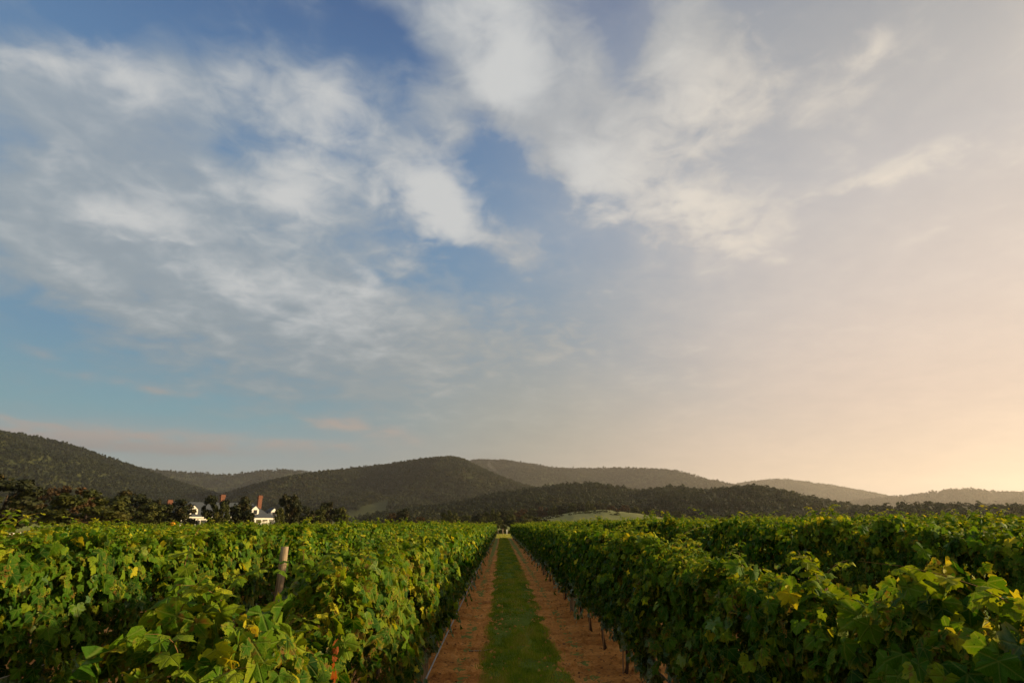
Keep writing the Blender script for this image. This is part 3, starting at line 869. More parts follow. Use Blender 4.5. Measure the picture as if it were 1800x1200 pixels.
tag(obj('drip_hose', row_line(-0.84, .50, .011, .012).mesh('drip_hose', M_HOSE, True)), 'pale grey drip hose strung low along the left lane row', 'hose')
tag(obj('drip_hose', row_line(1.80, .55, .010, .012).mesh('drip_hose', M_HOSE, True)), 'grey drip hose half hidden along the right lane row', 'hose')
for (x, z, w_) in ((-1.15, .86, 'lower wire along the left lane row'), (-1.15, 1.35, 'upper wire along the left lane row'), (1.88, .86, 'lower wire along the right lane row'), (-3.92, 1.02, 'wire on the post of the second left row')):
    tag(obj('trellis_wire', row_line(x, z, .0022, .004).mesh('trellis_wire', M_WIRE, True)), 'thin galvanised trellis ' + w_, 'wire')

# litter on the soil
def litter():
    n = 1100
    y = 7.5 + rng.uniform(0, 1, n) ** 1.7 * 40
    side = rng.uniform(0, 1, n)
    x = np.where(side < .42, rng.uniform(-1.35, -.25, n), np.where(side < .9, rng.uniform(.95, 2.1, n), rng.uniform(-.3, 1.0, n)))
    z = lane_z(x, y) + .015
    sz = rng.uniform(.014, .036, n) * np.where(rng.uniform(0, 1, n) < .1, 1.5, 1)
    nr = np.stack([rng.normal(0, .5, n), rng.normal(0, .5, n), np.ones(n)], -1)
    ang = rng.uniform(0, 6.28, n)
    v, f, c = place_leaves(1, np.stack([x, y, z], -1), np.stack([np.cos(ang), np.sin(ang), 0 * ang], -1), nr, sz, rng.beta(1.2, 2.2, n), np.zeros(n), np.zeros(n))
    return v, f, c


v, f, c = litter()
tag(obj('leaf_litter', npmesh('leaf_litter', v, f, M_LITTER, 3, c)), 'small dry fallen leaves scattered over the clay soil', 'leaf litter', None, 'stuff')
mb = MB()
mb.tube([(-.55, 11.05, .03), (-.42, 11.0, .05), (-.3, 11.02, .045), (-.17, 11.12, .05), (-.08, 11.1, .04)], [.012, .011, .010, .008, .006], 6)
tag(obj('twig', mb.mesh('twig', M_STAKE, True)), 'dry fallen twig lying on the left soil strip', 'twig')

# ------------------------------------------------------------------ hills: crest lines as (azimuth, elevation)
CREST = dict(
    A=[(-50, 7.4), (-45, 6.9), (-40.93, 6.35), (-38.89, 6.16), (-36.33, 5.67), (-34.35, 5.0), (-32.31, 4.43), (-29.72, 3.48), (-26.59, 2.53), (-23.33, 1.63), (-18.97, 0.69)],
    B=[(-40, 4.5), (-31.86, 4.13), (-28.1, 3.96), (-25.0, 3.88), (-22.73, 4.2), (-20.37, 4.53), (-17.35, 4.25), (-13.15, 3.29)],
    C=[(-31, 0.5), (-25.65, 2.07), (-23.49, 2.84), (-21.22, 3.49), (-17.36, 4.35), (-13.27, 4.87), (-10.09, 5.36), (-7.65, 5.72), (-5.16, 5.98), (-3.75, 5.77), (-1.77, 4.74), (1.03, 3.66), (4.36, 2.74), (7.62, 1.78), (10.83, 0.98)],
    D=[(-10, 3.6), (-6.76, 4.44), (-2.91, 5.72), (0.47, 5.68), (3.28, 5.29), (5.51, 4.9), (8.84, 4.87), (12.12, 4.88), (15.32, 4.71), (17.13, 4.51), (18.87, 3.85), (21.31, 3.29), (23.65, 2.64), (26.75, 1.61)],
    E=[(15, 1.6), (19.77, 2.81), (21.79, 3.17), (24.22, 3.47), (26.1, 3.52), (27.87, 3.22), (30.4, 2.72), (32.79, 2.16), (35.03, 1.48), (37.84, 0.8)],
    F=[(26.59, 0.42), (29.78, 1.38), (32.32, 1.76), (35.11, 1.97), (37.02, 2.22), (38.84, 2.38), (39.67, 2.23), (41.13, 2.02), (42.09, 1.99), (45.05, 1.67), (52, 1.2)],
    G=[(-12.94, 0.45), (-8.77, 1.08), (-4.47, 1.57), (-0.63, 2.43), (3.25, 2.96), (6.03, 3.33), (8.78, 3.47), (10.94, 3.08), (13.06, 2.69), (15.71, 3.02), (17.51, 2.94), (19.26, 2.61), (21.75, 2.87), (23.69, 2.98), (25.51, 2.55), (27.69, 1.93), (29.78, 1.43), (31.79, 0.94), (34.09, 0.48), (36.28, 0.17)],
    H=[(28, 0.2), (30.05, 0.41), (32.58, 0.85), (36.09, 1.12), (38.57, 0.96), (41.85, 0.83), (44.88, 0.91), (52, 1.0)],
)
# crest distance, depth of the slope, tree height, ground per tree (m2), faces per tree, gully strength, words
HILLS = dict(
    A=(2500, 1150, 8, 48, 11, .42, 'tall dark wooded ridge rising at the left edge'),
    B=(4600, 900, 13, 210, 12, .3, 'low far ridge in the gap left of the central mountain'),
    C=(2350, 1050, 8, 44, 11, .42, 'broad dark wooded mountain left of centre'),
    D=(4700, 1400, 13, 190, 12, .4, 'hazy long ridge behind the central mountain'),
    E=(7200, 1500, 15, 380, 10, .4, 'pale hazy farthest ridge right of centre'),
    F=(5400, 1500, 14, 260, 10, .4, 'hazy ridge in the glow at the right edge'),
    G=(1080, 520, 7.0, 27, 26, .30, 'nearer rounded wooded hill in the middle'),
    H=(760, 300, 8, 34, 40, .15, 'low dark wooded rise at the right edge'),
)


def crest(key, az):
    a = np.array(CREST[key])
    dist, dep, th = HILLS[key][:3]
    e = np.interp(az, a[:, 0], a[:, 1])
    # soften the polyline
    e = (e * 2 + np.interp(az - .5, a[:, 0], a[:, 1]) + np.interp(az + .5, a[:, 0], a[:, 1])) / 4
    return CAM_H + dist * np.tan(np.radians(e)) - th * 0.85


def hill_z(key, az, r):
    dist, dep, th, area, nf, gul, _ = HILLS[key]
    hc = crest(key, az)
    base = -6.0
    t = np.clip((r - (dist - dep)) / dep, 0, 1)
    s = t ** 1.35 * (1.6 - .6 * t)
    x, y = r * np.sin(np.radians(az)), r * np.cos(np.radians(az))
    sc = dep / 3.2
    nz = fbm(x / sc, y / sc, ord(key), 4) - .5
    rid = 1 - np.abs(2 * fbm(x / sc * .8 + 9, y / sc * .5, ord(key) + 5, 3) - 1)
    z = base + (hc - base) * s
    z = z + (hc - base) * gul * (4 * t * (1 - t)) * (nz * 1.4 + (rid - .75) * .7)
    lim = CAM_H + r * (hc - CAM_H) / dist - 2.0
    z = np.where(t < .97, np.minimum(z, np.maximum(lim, base)), z)
    back = np.clip((r - dist) / (dep * .6), 0, 1)
    return np.where(r > dist, base + (hc - base) * (1 - back ** 1.5), z)


def tree_cards(px, py, pz, rad, hgt, nf, hue, jitter):
    """Distant trees: each a loose shell of leaf clumps round its own crown."""
    n = len(px)
    u = rng.uniform(-.15, 1, (n, nf)); a = rng.uniform(0, 2 * np.pi, (n, nf))
    s = np.sqrt(np.clip(1 - u ** 2, 0, 1))
    sh = rng.uniform(.62, 1.08, (n, nf))
    d = np.stack([s * np.cos(a), s * np.sin(a), u], -1)
    ctr = np.stack([px, py, pz], -1)[:, None] + d * (np.stack([rad, rad, hgt * .62], -1)[:, None]) * sh[..., None]
    ctr[..., 2] += (hgt * .38)[:, None]
    nr = d + rng.normal(0, .28, d.shape); nr /= np.linalg.norm(nr, axis=-1, keepdims=True)
    up = rng.normal(0, 1, d.shape); b = np.cross(nr, up); b /= np.linalg.norm(b, axis=-1, keepdims=True) + 1e-9
    c2 = np.cross(nr, b)
    q = (rad[:, None] * rng.uniform(.32, .75, (n, nf)) * (3.6 / math.sqrt(nf)))[..., None]
    k = rng.uniform(.6, 1.2, (n, nf))[..., None]
    V = np.stack([ctr - b * q, ctr - c2 * q * k, ctr + b * q, ctr + c2 * q * k], 2)
    C = np.zeros((n, nf, 4, 4)); C[..., 0] = np.clip(hue[:, None] + rng.normal(0, jitter, (n, nf)), 0, 1)[..., None]; C[..., 3] = 1
    return V.reshape(-1, 3), np.arange(n * nf * 4).reshape(-1, 4), C.reshape(-1, 4)


for key, (dist, dep, th, area, nf, gul, lab) in HILLS.items():
    a = np.array(CREST[key])
    az0, az1 = max(a[0, 0], -50), min(a[-1, 0], 52)
    nr_ = 60
    azs = np.linspace(az0, az1, int((az1 - az0) * (6 if dist < 3000 else 9)) + 2)
    rs = np.concatenate([np.linspace(dist - dep, dist, nr_), np.linspace(dist + dep * .02, dist + dep * .6, 10)])
    Ag, Rg = np.meshgrid(azs, rs)
    Z = hill_z(key, Ag, Rg)
    idx = np.arange(Ag.size).reshape(Ag.shape)
    F = np.stack([idx[:-1, :-1], idx[:-1, 1:], idx[1:, 1:], idx[1:, :-1]], -1).reshape(-1, 4)
    V = np.stack([Rg * np.sin(np.radians(Ag)), Rg * np.cos(np.radians(Ag)), Z], -1).reshape(-1, 3)
    o = obj('hill', npmesh('hill', V, F, M_HILL, 4, None, True))
    tag(o, lab, 'hill', None, 'structure')
    # its forest
    va0, va1 = max(az0, -46), min(az1, 47)
    r0, r1 = dist - dep, dist + dep * .04
    n = int(math.radians(va1 - va0) * .5 * (r1 ** 2 - r0 ** 2) / area)
    az = rng.uniform(va0, va1, n); r = np.sqrt(rng.uniform(r0 ** 2, r1 ** 2, n))
    z = hill_z(key, az, r)
    el = np.degrees(np.arctan2(z - CAM_H, r))
    keep = el > -.45
    if key == 'C':   # clearings and a bench of fields low on the slope
        wob = (fbm(az * .7, r / 90, 3, 2) - .5) * .5
        keep &= ~((az > -13.4 + wob) & (az < -10.7 + wob) & (el > .75) & (el < 1.5 + .25 * (az + 12)))
        keep &= ~((az > -14.5) & (az < -6.5) & (el < .82 + wob * .5) & (el > .1))
    if key == 'G': keep &= ~((el < .25) & (az > 1) & (az < 19))
    az, r, z = az[keep], r[keep], z[keep]; n = len(az)
    x, y = r * np.sin(np.radians(az)), r * np.cos(np.radians(az))
    big = np.clip(rng.lognormal(0, .26, n), .6, 1.7)
    rad = th * .40 * big; hgt = th * big * rng.uniform(.85, 1.15, n)
    hue = np.clip({'A': .16, 'B': .26}.get(key, .34) + (fbm(x / (dep / 7), y / (dep / 7), 12 + ord(key), 3) - .5) * 1.0 + rng.normal(0, .08, n) + (rng.uniform(0, 1, n) < .03) * .2, 0, 1)
    v, f, c = tree_cards(x, y, z - .5, rad, hgt, nf, hue, .04)
    o = obj('forest', npmesh('forest', v, f, M_FOREST, 4, c))
    tag(o, 'dense forest covering the ' + lab.replace('tall dark wooded', 'tall dark').replace('wooded ', ''), 'forest', None, 'stuff')

# the meadow hill in the middle distance
MC = np.array([(-1, -.6), (1.03, -.25), (4.31, .29), (7.05, .74), (9.76, .95), (12.92, .60), (15.99, .1), (19.97, -.25), (24, -.6)])
MD, MDEP = 470.0, 190.0


def meadow_z(az, r):
    hc = CAM_H + MD * np.tan(np.radians(np.interp(az, MC[:, 0], MC[:, 1])))
    t = np.clip((r - (MD - MDEP)) / MDEP, 0, 1)
    z = -3.5 + (hc + 3.5) * (t * t * (3 - 2 * t)) ** .8
    return np.where(r > MD, hc - (r - MD) * .05, z)


azs = np.linspace(-1, 24, 110); rs = np.linspace(MD - MDEP, MD + 70, 50)
Ag, Rg = np.meshgrid(azs, rs); idx = np.arange(Ag.size).reshape(Ag.shape)
F = np.stack([idx[:-1, :-1], idx[:-1, 1:], idx[1:, 1:], idx[1:, :-1]], -1).reshape(-1, 4)
V = np.stack([Rg * np.sin(np.radians(Ag)), Rg * np.cos(np.radians(Ag)), meadow_z(Ag, Rg) + .3 * fbm(Ag * 3, Rg / 14, 5, 3)], -1).reshape(-1, 3)
tag(obj('meadow', npmesh('meadow', V, F, M_MEADOW, 4, None, True)), 'pale green grassy hill in the middle distance right of the lane', 'meadow', None, 'structure')


# ------------------------------------------------------------------ single trees
def tree_kind(seed, shape, leaf, nclump=38, per=120, hue=.5):
    """Trunk and crown meshes of a tree 1 unit tall."""
    r = np.random.default_rng(seed)
    ctr = []
    while len(ctr) < nclump:
        p = r.uniform(-1, 1, 3)
        zz = (.05 + .9 * (p[2] * .5 + .5)) if shape == 'bush' else .2 + .8 * (p[2] * .5 + .5)
        if shape == 'broad': lim = .46 * math.sqrt(max(0, 1 - ((zz - .56) / .44) ** 2))
        elif shape == 'round': lim = .36 * math.sqrt(max(0, 1 - ((zz - .58) / .42) ** 2))
        elif shape == 'cone': lim = .30 * max(0, (1.0 - zz)) ** .75 * 1.1 + .02
        else: lim = .5 * math.sqrt(max(0, 1 - (max(0, zz - .3) / .7) ** 2))
        q = math.hypot(p[0], p[1]) * .5
        if q < lim and q > lim * .35 * r.uniform(0, 1): ctr.append((p[0] * .5, p[1] * .5, zz))
    ctr = np.array(ctr)
    n = nclump * per
    ci = np.repeat(np.arange(nclump), per)
    cr = r.uniform(.07, .125, nclump)[ci]
    d = r.normal(0, 1, (n, 3)); d /= np.linalg.norm(d, axis=1, keepdims=True)
    pos = ctr[ci] + d * (cr * r.uniform(.45, 1.15, n))[:, None] * np.array([1, 1, .85])
    nr = d + r.normal(0, .6, (n, 3)) + np.array([0, 0, .3]); nr /= np.linalg.norm(nr, axis=1, keepdims=True)
    b = np.cross(nr, r.normal(0, 1, (n, 3))); b /= np.linalg.norm(b, axis=1, keepdims=True); c2 = np.cross(nr, b)
    q = r.uniform(.020, .042, n)[:, None]
    V = np.stack([pos - b * q, pos - c2 * q * .7, pos + b * q, pos + c2 * q * .7], 1).reshape(-1, 3)
    C = np.zeros((n, 4, 4)); C[..., 0] = np.clip(hue + r.normal(0, .16, nclump)[ci] + r.normal(0, .14, n), 0, 1)[:, None]; C[..., 3] = 1
    crown = npmesh('tree_crown', V, np.arange(4 * n).reshape(-1, 4), leaf, 4, C.reshape(-1, 4))
    mb = MB()
    mb.tube([(0, 0, -.03), (.008, 0, .15), (0, .01, .35), (.01, 0, .7)], [.032, .024, .018, .006], 8)
    for k in range(9):
        j = int(r.integers(nclump)); e = ctr[j]; z0 = min(.2 + .05 * k, e[2])
        mb.tube([(0, 0, z0), tuple(e * .5 + np.array([0, 0, z0 * .55])), tuple(e)], [.011, .008, .003], 5)
    return mb.mesh('tree_trunk', M_TRUNK, True), crown


KINDS = dict(
    dark_broad=[tree_kind(1, 'broad', M_TREE_DARK), tree_kind(2, 'broad', M_TREE_DARK)],
    dark_round=[tree_kind(3, 'round', M_TREE_DARK), tree_kind(4, 'round', M_TREE_DARK)],
    olive=[tree_kind(5, 'broad', M_TREE_OLIVE), tree_kind(6, 'round', M_TREE_OLIVE)],
    rust=[tree_kind(7, 'broad', M_TREE_RUST)],
    cone=[tree_kind(8, 'cone', M_TREE_DARK, 40)],
    bush=[tree_kind(9, 'bush', M_TREE_DARK, 26, 90), tree_kind(10, 'bush', M_TREE_OLIVE, 26, 90)],
)
COUNT = {}


def plant_tree(kind, az, dist, top_el, width, label, cat='tree', group=None, name='tree', base=None):
    """A tree at a bearing and distance whose top reaches the elevation top_el; width in degrees."""
    x, y = dist * math.sin(R(az)), dist * math.cos(R(az))
    zb = float(gz(x, y)) if base is None else base
    h = CAM_H + dist * math.tan(R(top_el)) - zb
    w = 2.5 * dist * math.tan(R(width / 2))
    i = COUNT.get(kind, 0); COUNT[kind] = i + 1
    tm, cm = KINDS[kind][i % len(KINDS[kind])]
    wid = {'dark_broad': .98, 'dark_round': .8, 'olive': .9, 'rust': .98, 'cone': .62, 'bush': 1.1}[kind]
    root = empty(name, (x, y, zb), random.uniform(0, 6.28))
    root.scale = (w / wid, w / wid, h)
    obj('trunk', tm, root); obj('crown', cm, root)
    tag(root, label, cat, group)


G1 = 'trees standing round the house'
for t in (
    ('dark_broad', -46.5, 150, 3.0, 6.5, 'very large dark tree cut by the left picture edge'),
    ('dark_broad', -39.6, 140, 3.05, 5.6, 'tallest dark spreading tree at far left, tinged rust'),
    ('rust', -36.2, 165, 2.62, 3.0, 'rust brown tree between the tallest dark tree and the olive tree'),
    ('olive', -34.6, 112, 2.15, 4.4, 'large olive green tree in front of the dark trees at left'),
    ('dark_broad', -33.2, 175, 2.0, 3.2, 'dark low tree just behind the large olive tree'),
    ('dark_broad', -31.6, 150, 2.12, 3.6, 'dark round tree right of the large olive tree'),
    ('olive', -30.2, 140, 1.30, 2.6, 'low yellowish olive tree left of the brick chimney'),
    ('dark_round', -29.9, 170, 1.75, 1.8, 'small dark tree behind the yellowish olive tree'),
    ('dark_round', -28.3, 150, 1.55, 2.4, 'dark tree hiding the left end of the white house'),
    ('dark_broad', -25.55, 150, 2.28, 1.95, 'big dark tree in front of the middle of the white house'),
    ('olive', -25.0, 135, 1.45, 1.0, 'olive bush tree before the big dark tree at the house'),
    ('cone', -23.4, 150, 2.15, 1.9, 'pointed dark tree in front of the house roof'),
    ('dark_round', -19.5, 160, 2.42, 1.75, 'tall dark oval tree at the right end of the house'),
    ('olive', -20.35, 140, 1.0, 1.0, 'small olive shrub tree tucked under the oval tree'),
    ('dark_round', -18.0, 175, 1.12, 1.3, 'small dark tree right of the tall oval tree'),
    ('dark_round', -16.2, 185, 1.75, 1.6, 'upright dark tree in the group right of the house'),
    ('olive', -16.95, 170, 1.15, 1.1, 'left olive tree of the group right of the house'),
    ('olive', -15.0, 180, 1.12, 1.3, 'right olive tree of the group right of the house'),
):
    plant_tree(*t, group=G1)
for t in (
    ('dark_round', -9.25, 260, 1.02, 1.35, 'dark round tree standing alone left of the lane'),
    ('rust', -10.2, 300, .70, 1.2, 'rust brown tree touching the lone dark round tree'),
    ('rust', -7.7, 310, .35, .8, 'brown bush tree right of the lone dark round tree'),
    ('olive', -4.9, 240, .85, 1.4, 'olive tree rising above the vines near the lane end'),
    ('olive', -3.4, 230, .45, 1.2, 'low olive tree beside the lane end on the left'),
    ('dark_round', -2.0, 270, .78, 1.3, 'dark tree left of the gap at the lane end'),
    ('olive', -0.9, 255, .95, 1.3, 'tall olive tree left above the lane end'),
    ('dark_round', .1, 290, .85, 1.4, 'dark tree straight above the lane end'),
    ('olive', .9, 250, .55, 1.2, 'olive tree right above the lane end'),
    ('rust', 1.7, 300, .85, 1.3, 'brownish tree right of the lane end'),
    ('olive', 2.5, 280, .55, 1.3, 'low olive tree between lane end and meadow'),
    ('olive', 3.5, 320, .30, 1.2, 'olive bush at the foot of the meadow'),
    ('dark_round', 21.5, 300, .5, 1.6, 'dark tree behind the vines right of the meadow'),
    ('rust', 23.5, 330, .6, 1.5, 'brown tree behind the vines right of the meadow'),
):
    plant_tree(*t, group='trees near the lane end')
for t in (
    ('bush', -3.6, 172, .45, 2.0, 'dark shrub at the field edge, well left of the lane end'),
    ('bush', -2.2, 166, .35, 2.0, 'dark shrub at the field edge, just left of the gap'),
    ('bush', -.85, 160, .30, 1.9, 'dark shrub behind the left brown fence post'),
    ('bush', .30, 157, .22, 1.8, 'dark shrub behind the brown fence post in mid gap'),
    ('bush', 1.35, 160, .35, 1.8, 'dark shrub behind the white marker post'),
    ('bush', 2.5, 164, .25, 1.9, 'dark shrub at the field edge, just right of the gap'),
    ('bush', 3.9, 172, .40, 2.0, 'dark shrub at the field edge, well right of the lane end'),
):
    plant_tree(*t, cat='shrub', group='shrubs at the field edge', name='shrub', base=-1.9)
EDGE = [(-.2, 500, .95, 'dark_round'), (.9, 490, 1.05, 'olive'), (2.0, 505, 1.1, 'rust'), (3.0, 500, 1.1, 'olive'), (4.0, 512, 1.3, 'rust'), (5.0, 505, 1.4, 'olive'), (5.9, 515, 1.45, 'dark_round'), (6.8, 508, 1.55, 'olive'), (7.6, 520, 1.65, 'dark_round'),
        (8.5, 512, 1.7, 'olive'), (9.4, 520, 1.68, 'dark_round'), (10.6, 515, 1.4, 'rust'), (11.7, 520, 1.45, 'rust'), (12.8, 512, 1.2, 'olive'), (14.0, 520, 1.15, 'dark_round'), (15.3, 515, .95, 'rust'), (16.6, 520, .85, 'olive'), (18.0, 512, .75, 'dark_round')]
for i, (a, d, e, k) in enumerate(EDGE):
    w_ = {'olive': 'olive green', 'rust': 'rust brown', 'dark_round': 'dark green'}[k]
    plant_tree(k, a, d, e, .95, w_ + ' tree in the belt along the top of the meadow', 'tree', 'belt of %s trees above the meadow' % w_, 'tree', -1.5 if a < 2 else 2.0)
MEADOW = [(3.2, 400, .62, .55), (3.8, 405, .66, .6), (4.5, 410, .52, .5), (4.9, 408, .58, .45), (5.35, 410, .68, .5), (5.75, 412, .58, .6), (6.6, 415, .62, .35), (7.1, 416, .55, .35), (7.55, 418, .66, .5), (8.0, 418, .60, .45),
          (8.45, 420, .72, .5), (8.9, 420, .62, .45), (9.7, 420, .66, .55), (10.1, 350, .42, .6), (8.3, 350, .32, .6), (9.2, 345, .38, .7), (11.05, 430, .80, .6), (10.9, 335, .25, .9), (12.0, 380, .25, .4), (14.1, 455, .72, .7), (14.9, 458, .62, .7)]
for i, (a, d, e, w) in enumerate(MEADOW):
    kind = 'rust' if i == 16 else 'bush'
    d += -4 if i < 13 else (60 if d < 400 else 0)
    b = float(meadow_z(np.array([a]), np.array([float(d)]))[0]) - .2
    e = max(min(e, math.degrees(math.atan2(b + 2.9 - CAM_H, d))), math.degrees(math.atan2(b + 2.1 - CAM_H, d)))
    plant_tree(kind, a, d, e, w, 'lone brownish tree on the meadow slope' if i == 16 else ('small dark bush in the hedge line across the meadow' if i < 13 else 'small bush standing apart on the meadow slope'), 'bush' if kind == 'bush' else 'tree',
               None if i == 16 else ('bushes in the meadow hedge line' if i < 13 else 'scattered bushes on the meadow'), 'bush' if kind == 'bush' else 'tree', b)

# ------------------------------------------------------------------ the white house among the trees
HD, HAZ = 182.0, -24.15
hx, hy = HD * math.sin(R(HAZ)), HD * math.cos(R(HAZ))
HROT = R(20)          # the front turned a little to the right, towards the sun
house = empty('house', (hx, hy, float(gz(hx, hy)) + .5), math.atan2(-hx, hy) * 1.0 + HROT)
tag(house, 'long white house with slate roof, dormers and brick chimneys behind dark trees', 'house')


def hpart(name, mb, m, parent=None, label=None, smooth=False):
    o = obj(name, mb.mesh(name, m, smooth), parent if parent is not None else house)
    if label: o['label'] = label
    return o


# local axes: x along the front (right as seen), -y towards the viewer, z up
W2, DEP, EAV, RID = 14.0, 9.0, 3.5, 7.6
mb = MB(); mb.box(-W2, 10.6, 0, DEP, 0, EAV); mb.box(10.6, W2, 1.2, DEP - .5, 0, EAV - .5)
wall = hpart('wall', mb, M_WHITE)
mb = MB(); oh = .45
x0, x1 = -W2 - oh, 10.6 + oh
def hip(mb, x0, x1, y0, y1, z0, z1, inset):
    ym = (y0 + y1) / 2
    mb.add([(x0, y0, z0), (x1, y0, z0), (x1, y1, z0), (x0, y1, z0), (x0 + inset, ym, z1), (x1 - inset, ym, z1)],
           [(0, 1, 5, 4), (1, 2, 5), (2, 3, 4, 5), (3, 0, 4), (3, 2, 1, 0)])
hip(mb, x0, x1, -oh, DEP + oh, EAV + .25, RID, 4.4)
roof = hpart('roof', mb, M_ROOF)
mb = MB(); hip(mb, 10.6 - 1.5, W2 + oh, 1.2 - oh, DEP - .5 + oh, EAV - .25, 5.7, 2.4)
hpart('wing_roof', mb, M_ROOF)
mb = MB(); mb.box(x0 + .05, x1 - .05, -oh + .04, DEP + oh - .04, EAV - .12, EAV + .24)
hpart('eaves_band', mb, M_WHITE)
for i, (cx, cy, top) in enumerate(((-14.6, 5.5, 7.9), (-1.6, 4.8, 9.6), (9.1, 5.2, 9.7))):
    mb = MB(); mb.box(cx - .55, cx + .55, cy - .45, cy + .45, 0.5 if i == 0 else 3.9, top)
    ch = hpart('chimney', mb, M_BRICK)
    mb = MB(); mb.box(cx - .66, cx + .66, cy - .56, cy + .56, top - .55, top - .25); mb.box(cx - .61, cx + .61, cy - .51, cy + .51, top + .002, top + .15)
    hpart('chimney_cap', mb, M_BRICK, ch)
for (dx_, dy_, z0, ww) in ((-9.9, .35, 4.15, 1.0), (6.3, .35, 4.25, 1.0), (12.2, 1.3, 3.7, .95)):
    mb = MB()
    mb.box(dx_ - ww, dx_ + ww, dy_, dy_ + 3.0, z0, z0 + 1.55)
    mb.add([(dx_ - ww, dy_, z0 + 1.552), (dx_ + ww, dy_, z0 + 1.552), (dx_, dy_, z0 + 2.5), (dx_ - ww, dy_ + .1, z0 + 1.552), (dx_ + ww, dy_ + .1, z0 + 1.552), (dx_, dy_ + .1, z0 + 2.5)],
           [(0, 1, 2), (3, 5, 4), (0, 2, 5, 3), (1, 4, 5, 2)])
    dm = hpart('dormer', mb, M_WHITE)
    mb = MB()
    for s in (-1, 1):
        mb.add([(dx_ + s * (ww + .22), dy_ - .12, z0 + 1.4), (dx_, dy_ - .12, z0 + 2.56), (dx_, dy_ + 3.2, z0 + 2.56), (dx_ + s * (ww + .22), dy_ + 3.2, z0 + 1.4),
                (dx_ + s * (ww + .22), dy_ - .12, z0 + 1.52), (dx_, dy_ - .12, z0 + 2.68), (dx_, dy_ + 3.2, z0 + 2.68), (dx_ + s * (ww + .22), dy_ + 3.2, z0 + 1.52)],
               [(0, 1, 2, 3), (7, 6, 5, 4), (0, 4, 5, 1), (3, 2, 6, 7), (0, 3, 7, 4)])
    hpart('dormer_roof', mb, M_ROOF, dm)
    mb = MB(); mb.box(dx_ - .5, dx_ + .5, dy_ - .04, dy_ - .003, z0 + .2, z0 + 1.4)
    hpart('dormer_window', mb, M_GLASS, dm)
for wx in (-11.2, -8.6, -6.0, -3.4, -.8, 1.6):
    mb = MB(); mb.box(wx - .62, wx + .62, -.08, -.003, 1.0, 2.9)
    fr = hpart('window', mb, M_WHITE)
    mb = MB(); mb.box(wx - .5, wx + .5, -.12, -.083, 1.12, 2.78)
    hpart('pane', mb, M_GLASS, fr)
    for s in (-1, 1):
        mb = MB(); mb.box(wx + s * .98 - .3, wx + s * .98 + .3, -.07, -.003, 1.0, 2.9)
        hpart('shutter', mb, M_SHUTTER)
# the porch at the right
mb = MB(); mb.box(4.8, 11.0, -3.3, -.46, 3.0, 3.55); hpart('porch_beam', mb, M_WHITE)
mb = MB(); hip(mb, 4.5, 11.3, -3.6, -.2, 3.56, 4.7, 2.2); hpart('porch_roof', mb, M_ROOF)
for px_ in (5.2, 7.0, 8.8, 10.6):
    mb = MB(); mb.box(px_ - .2, px_ + .2, -3.2, -2.8, 0, 2.998); mb.box(px_ - .28, px_ + .28, -3.28, -2.72, .001, .3)
    hpart('porch_column', mb, M_WHITE)
mb = MB(); mb.box(7.4, 8.5, -.1, -.003, 0, 2.4); dr = hpart('door', mb, M_WHITE)
mb = MB(); mb.box(7.65, 8.25, -.14, -.103, 1.4, 2.2); hpart('pane', mb, M_GLASS, dr)
for wx in (11.4, 12.3, 13.2):
    mb = MB(); mb.box(wx - .35, wx + .35, 1.2 - .08, 1.197, .9, 2.6); fr = hpart('window', mb, M_WHITE)
    mb = MB(); mb.box(wx - .26, wx + .26, 1.2 - .12, 1.2 - .083, 1.0, 2.5); hpart('pane', mb, M_GLASS, fr)

# ------------------------------------------------------------------ rail fence at far left, posts beyond the lane end, two cars, a parasol
P0, P1 = np.array([-30.0, 34.0]), np.array([-66.0, 88.0])
fe = empty('rail_fence', (P0[0], P0[1], float(gz(*P0)))); tag(fe, 'white rail fence running off at far left before the dark trees', 'fence')
nn = 22; dirv = (P1 - P0) / nn
for i in range(nn + 1):
    p = P0 + dirv * i - P0
    mb = MB(); mb.box(p[0] - .06, p[0] + .06, p[1] - .06, p[1] + .06, -.4, 1.22); hpart('post', mb, M_BARK, fe)
for z in (1.26,):
    mb = MB(); q = dirv * nn; s = np.array([-dirv[1], dirv[0]]); s = s / np.linalg.norm(s) * .09
    e0, e1 = np.array([0., 0.]) + s, q + s
    mb.tube([(e0[0], e0[1], z), (e1[0], e1[1], z + float(gz(*P1) - gz(*P0)))], .045, 8); hpart('rail', mb, M_WHITE, fe)
mb = MB(); mb.tube([(0, 0, -.2), (0, 0, .55), (0, 0, 1.25)], [.14, .13, .12], 8); fpost = mb.mesh('fence_post', M_POST, True)
for (x, lab) in ((-.75, 'short brown fence post in the gap at the lane end, left of the two'), (.35, 'short brown fence post in the middle of the gap at the lane end')):
    tag(obj('fence_post', fpost, None, (x, 141, float(gz(x, 141)) - .02)), lab, 'fence post')
mb = MB(); mb.tube([(0, 0, -.2), (0, 0, .6), (0, 0, 1.15)], .10, 8)
mk = obj('marker_post', mb.mesh('marker_post', M_WHITE, True), None, (1.30, 140.6, float(gz(1.3, 140.6)) - .02)); tag(mk, 'white marker post in the gap at the lane end', 'post')


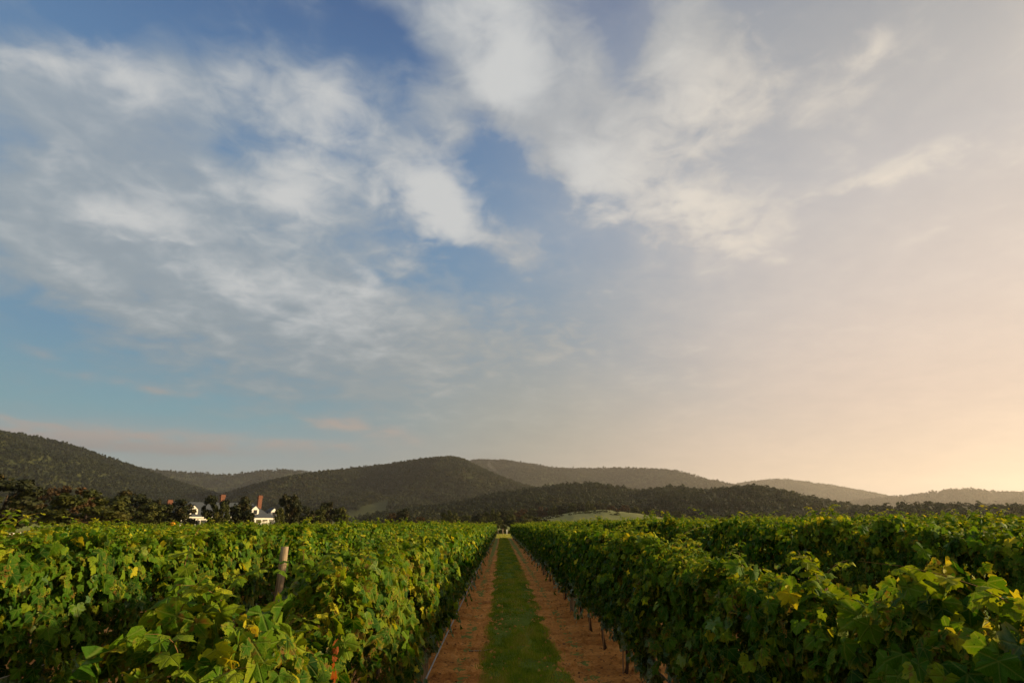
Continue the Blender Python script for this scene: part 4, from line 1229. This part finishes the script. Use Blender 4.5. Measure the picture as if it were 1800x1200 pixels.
def car(x, y, rz, label):
    root = empty('parked_car', (x, y, float(gz(x, y))), rz); tag(root, label, 'car', 'white cars parked by the house')
    mb = MB()
    prof = [(-2.2, .35), (-2.2, .95), (-1.9, 1.12), (-1.35, 1.75), (-.6, 1.88), (.5, 1.86), (1.15, 1.2), (2.0, 1.05), (2.2, .8), (2.2, .35)]
    n = len(prof)
    rings = []
    for (yy, k) in ((-.88, .0), (-.8, 1), (.8, 1), (.88, 0)):
        rings.append([(px, yy * (1 if pz < 1.2 else .86), pz - (.04 if k == 0 else 0)) for px, pz in prof])
    vs = [p for rr in rings for p in rr]; fs = []
    for j in range(3):
        for i in range(n):
            a, b = j * n + i, j * n + (i + 1) % n; fs.append((a, b, b + n, a + n))
    fs += [tuple(range(n))[::-1], tuple(3 * n + i for i in range(n))]
    mb.add(vs, fs); hpart('body', mb, M_CARWHITE, root)
    for s in (-1, 1):
        mb = MB(); mb.add([(-1.2, s * .80, 1.25), (.9, s * .80, 1.25), (.45, s * .775, 1.72), (-1.0, s * .775, 1.72)], [(0, 1, 2, 3)]); hpart('side_window', mb, M_GLASS, root)
    for wx in (-1.35, 1.35):
        for s in (-1, 1):
            mb = MB(); mb.tube([(wx, s * .66, .33), (wx, s * .9, .33)], .33, 16); hpart('wheel', mb, M_TYRE, root)


for (a, d, rz, lab) in ((-27.95, 164, .6, 'white car with a rounded roof parked left of the house'), (-27.25, 160, .35, 'second white car parked nearest the house')):
    car(d * math.sin(R(a)), d * math.cos(R(a)), rz, lab)
a, d = -28.55, 150
um = empty('parasol', (d * math.sin(R(a)), d * math.cos(R(a)), float(gz(-70, 130)))); tag(um, 'small yellow parasol left of the white house', 'parasol')
mb = MB(); mb.tube([(0, 0, 0), (0, 0, 3.2)], .03, 6); hpart('pole', mb, M_STAKE, um)
mb = MB(); vs = [(0, 0, 3.25)] + [(.62 * math.cos(t), .62 * math.sin(t), 2.55) for t in np.linspace(0, 2 * math.pi, 9)[:-1]] + [(.5 * math.cos(t), .5 * math.sin(t), 2.0) for t in np.linspace(0, 2 * math.pi, 9)[:-1]]
mb.add(vs, [(0, 1 + i, 1 + (i + 1) % 8) for i in range(8)] + [(1 + i, 9 + i, 9 + (i + 1) % 8, 1 + (i + 1) % 8) for i in range(8)]); hpart('canopy', mb, M_YELLOW, um)

# a wisp of smoke in the saddle of the wooded ridge
m, nt, out = mat('smoke_wisp')
pv = nt.nodes.new('ShaderNodeVolumePrincipled'); pv.inputs['Color'].default_value = (.9, .87, .84, 1); pv.inputs['Density'].default_value = 0.004
nt.links.new(pv.outputs[0], out.inputs['Volume'])
mb = MB(); sd, sa_, se_ = 2620.0, R(-1.15), R(5.02)
c0 = np.array([sd * math.sin(sa_), sd * math.cos(sa_), CAM_H + sd * math.tan(se_)])
mb.tube([c0 + np.array(p) for p in ((36, 0, -22), (20, 2, -12), (6, 0, -2), (-4, 3, 8), (-2, 0, 20), (4, 0, 30))], [4, 8, 9, 9, 7, 3], 10)
tag(obj('smoke', mb.mesh('smoke', m, True)), 'small pale wisp of smoke rising over the wooded saddle', 'smoke', None, 'stuff')

# ------------------------------------------------------------------ haze: one closed box of even, thin air
m, nt, out = mat('haze_air')
pv = nt.nodes.new('ShaderNodeVolumePrincipled')
pv.inputs['Color'].default_value = (0.88, 0.81, 0.74, 1); pv.inputs['Density'].default_value = 0.000062; pv.inputs['Anisotropy'].default_value = 0.5
nt.links.new(pv.outputs[0], out.inputs['Volume'])
mb = MB(); mb.box(-8900, 8900, -2800, 9500, -8.5, 620)
tag(obj('haze', mb.mesh('haze', m)), 'thin pale haze softening the far hills', 'haze', None, 'stuff')
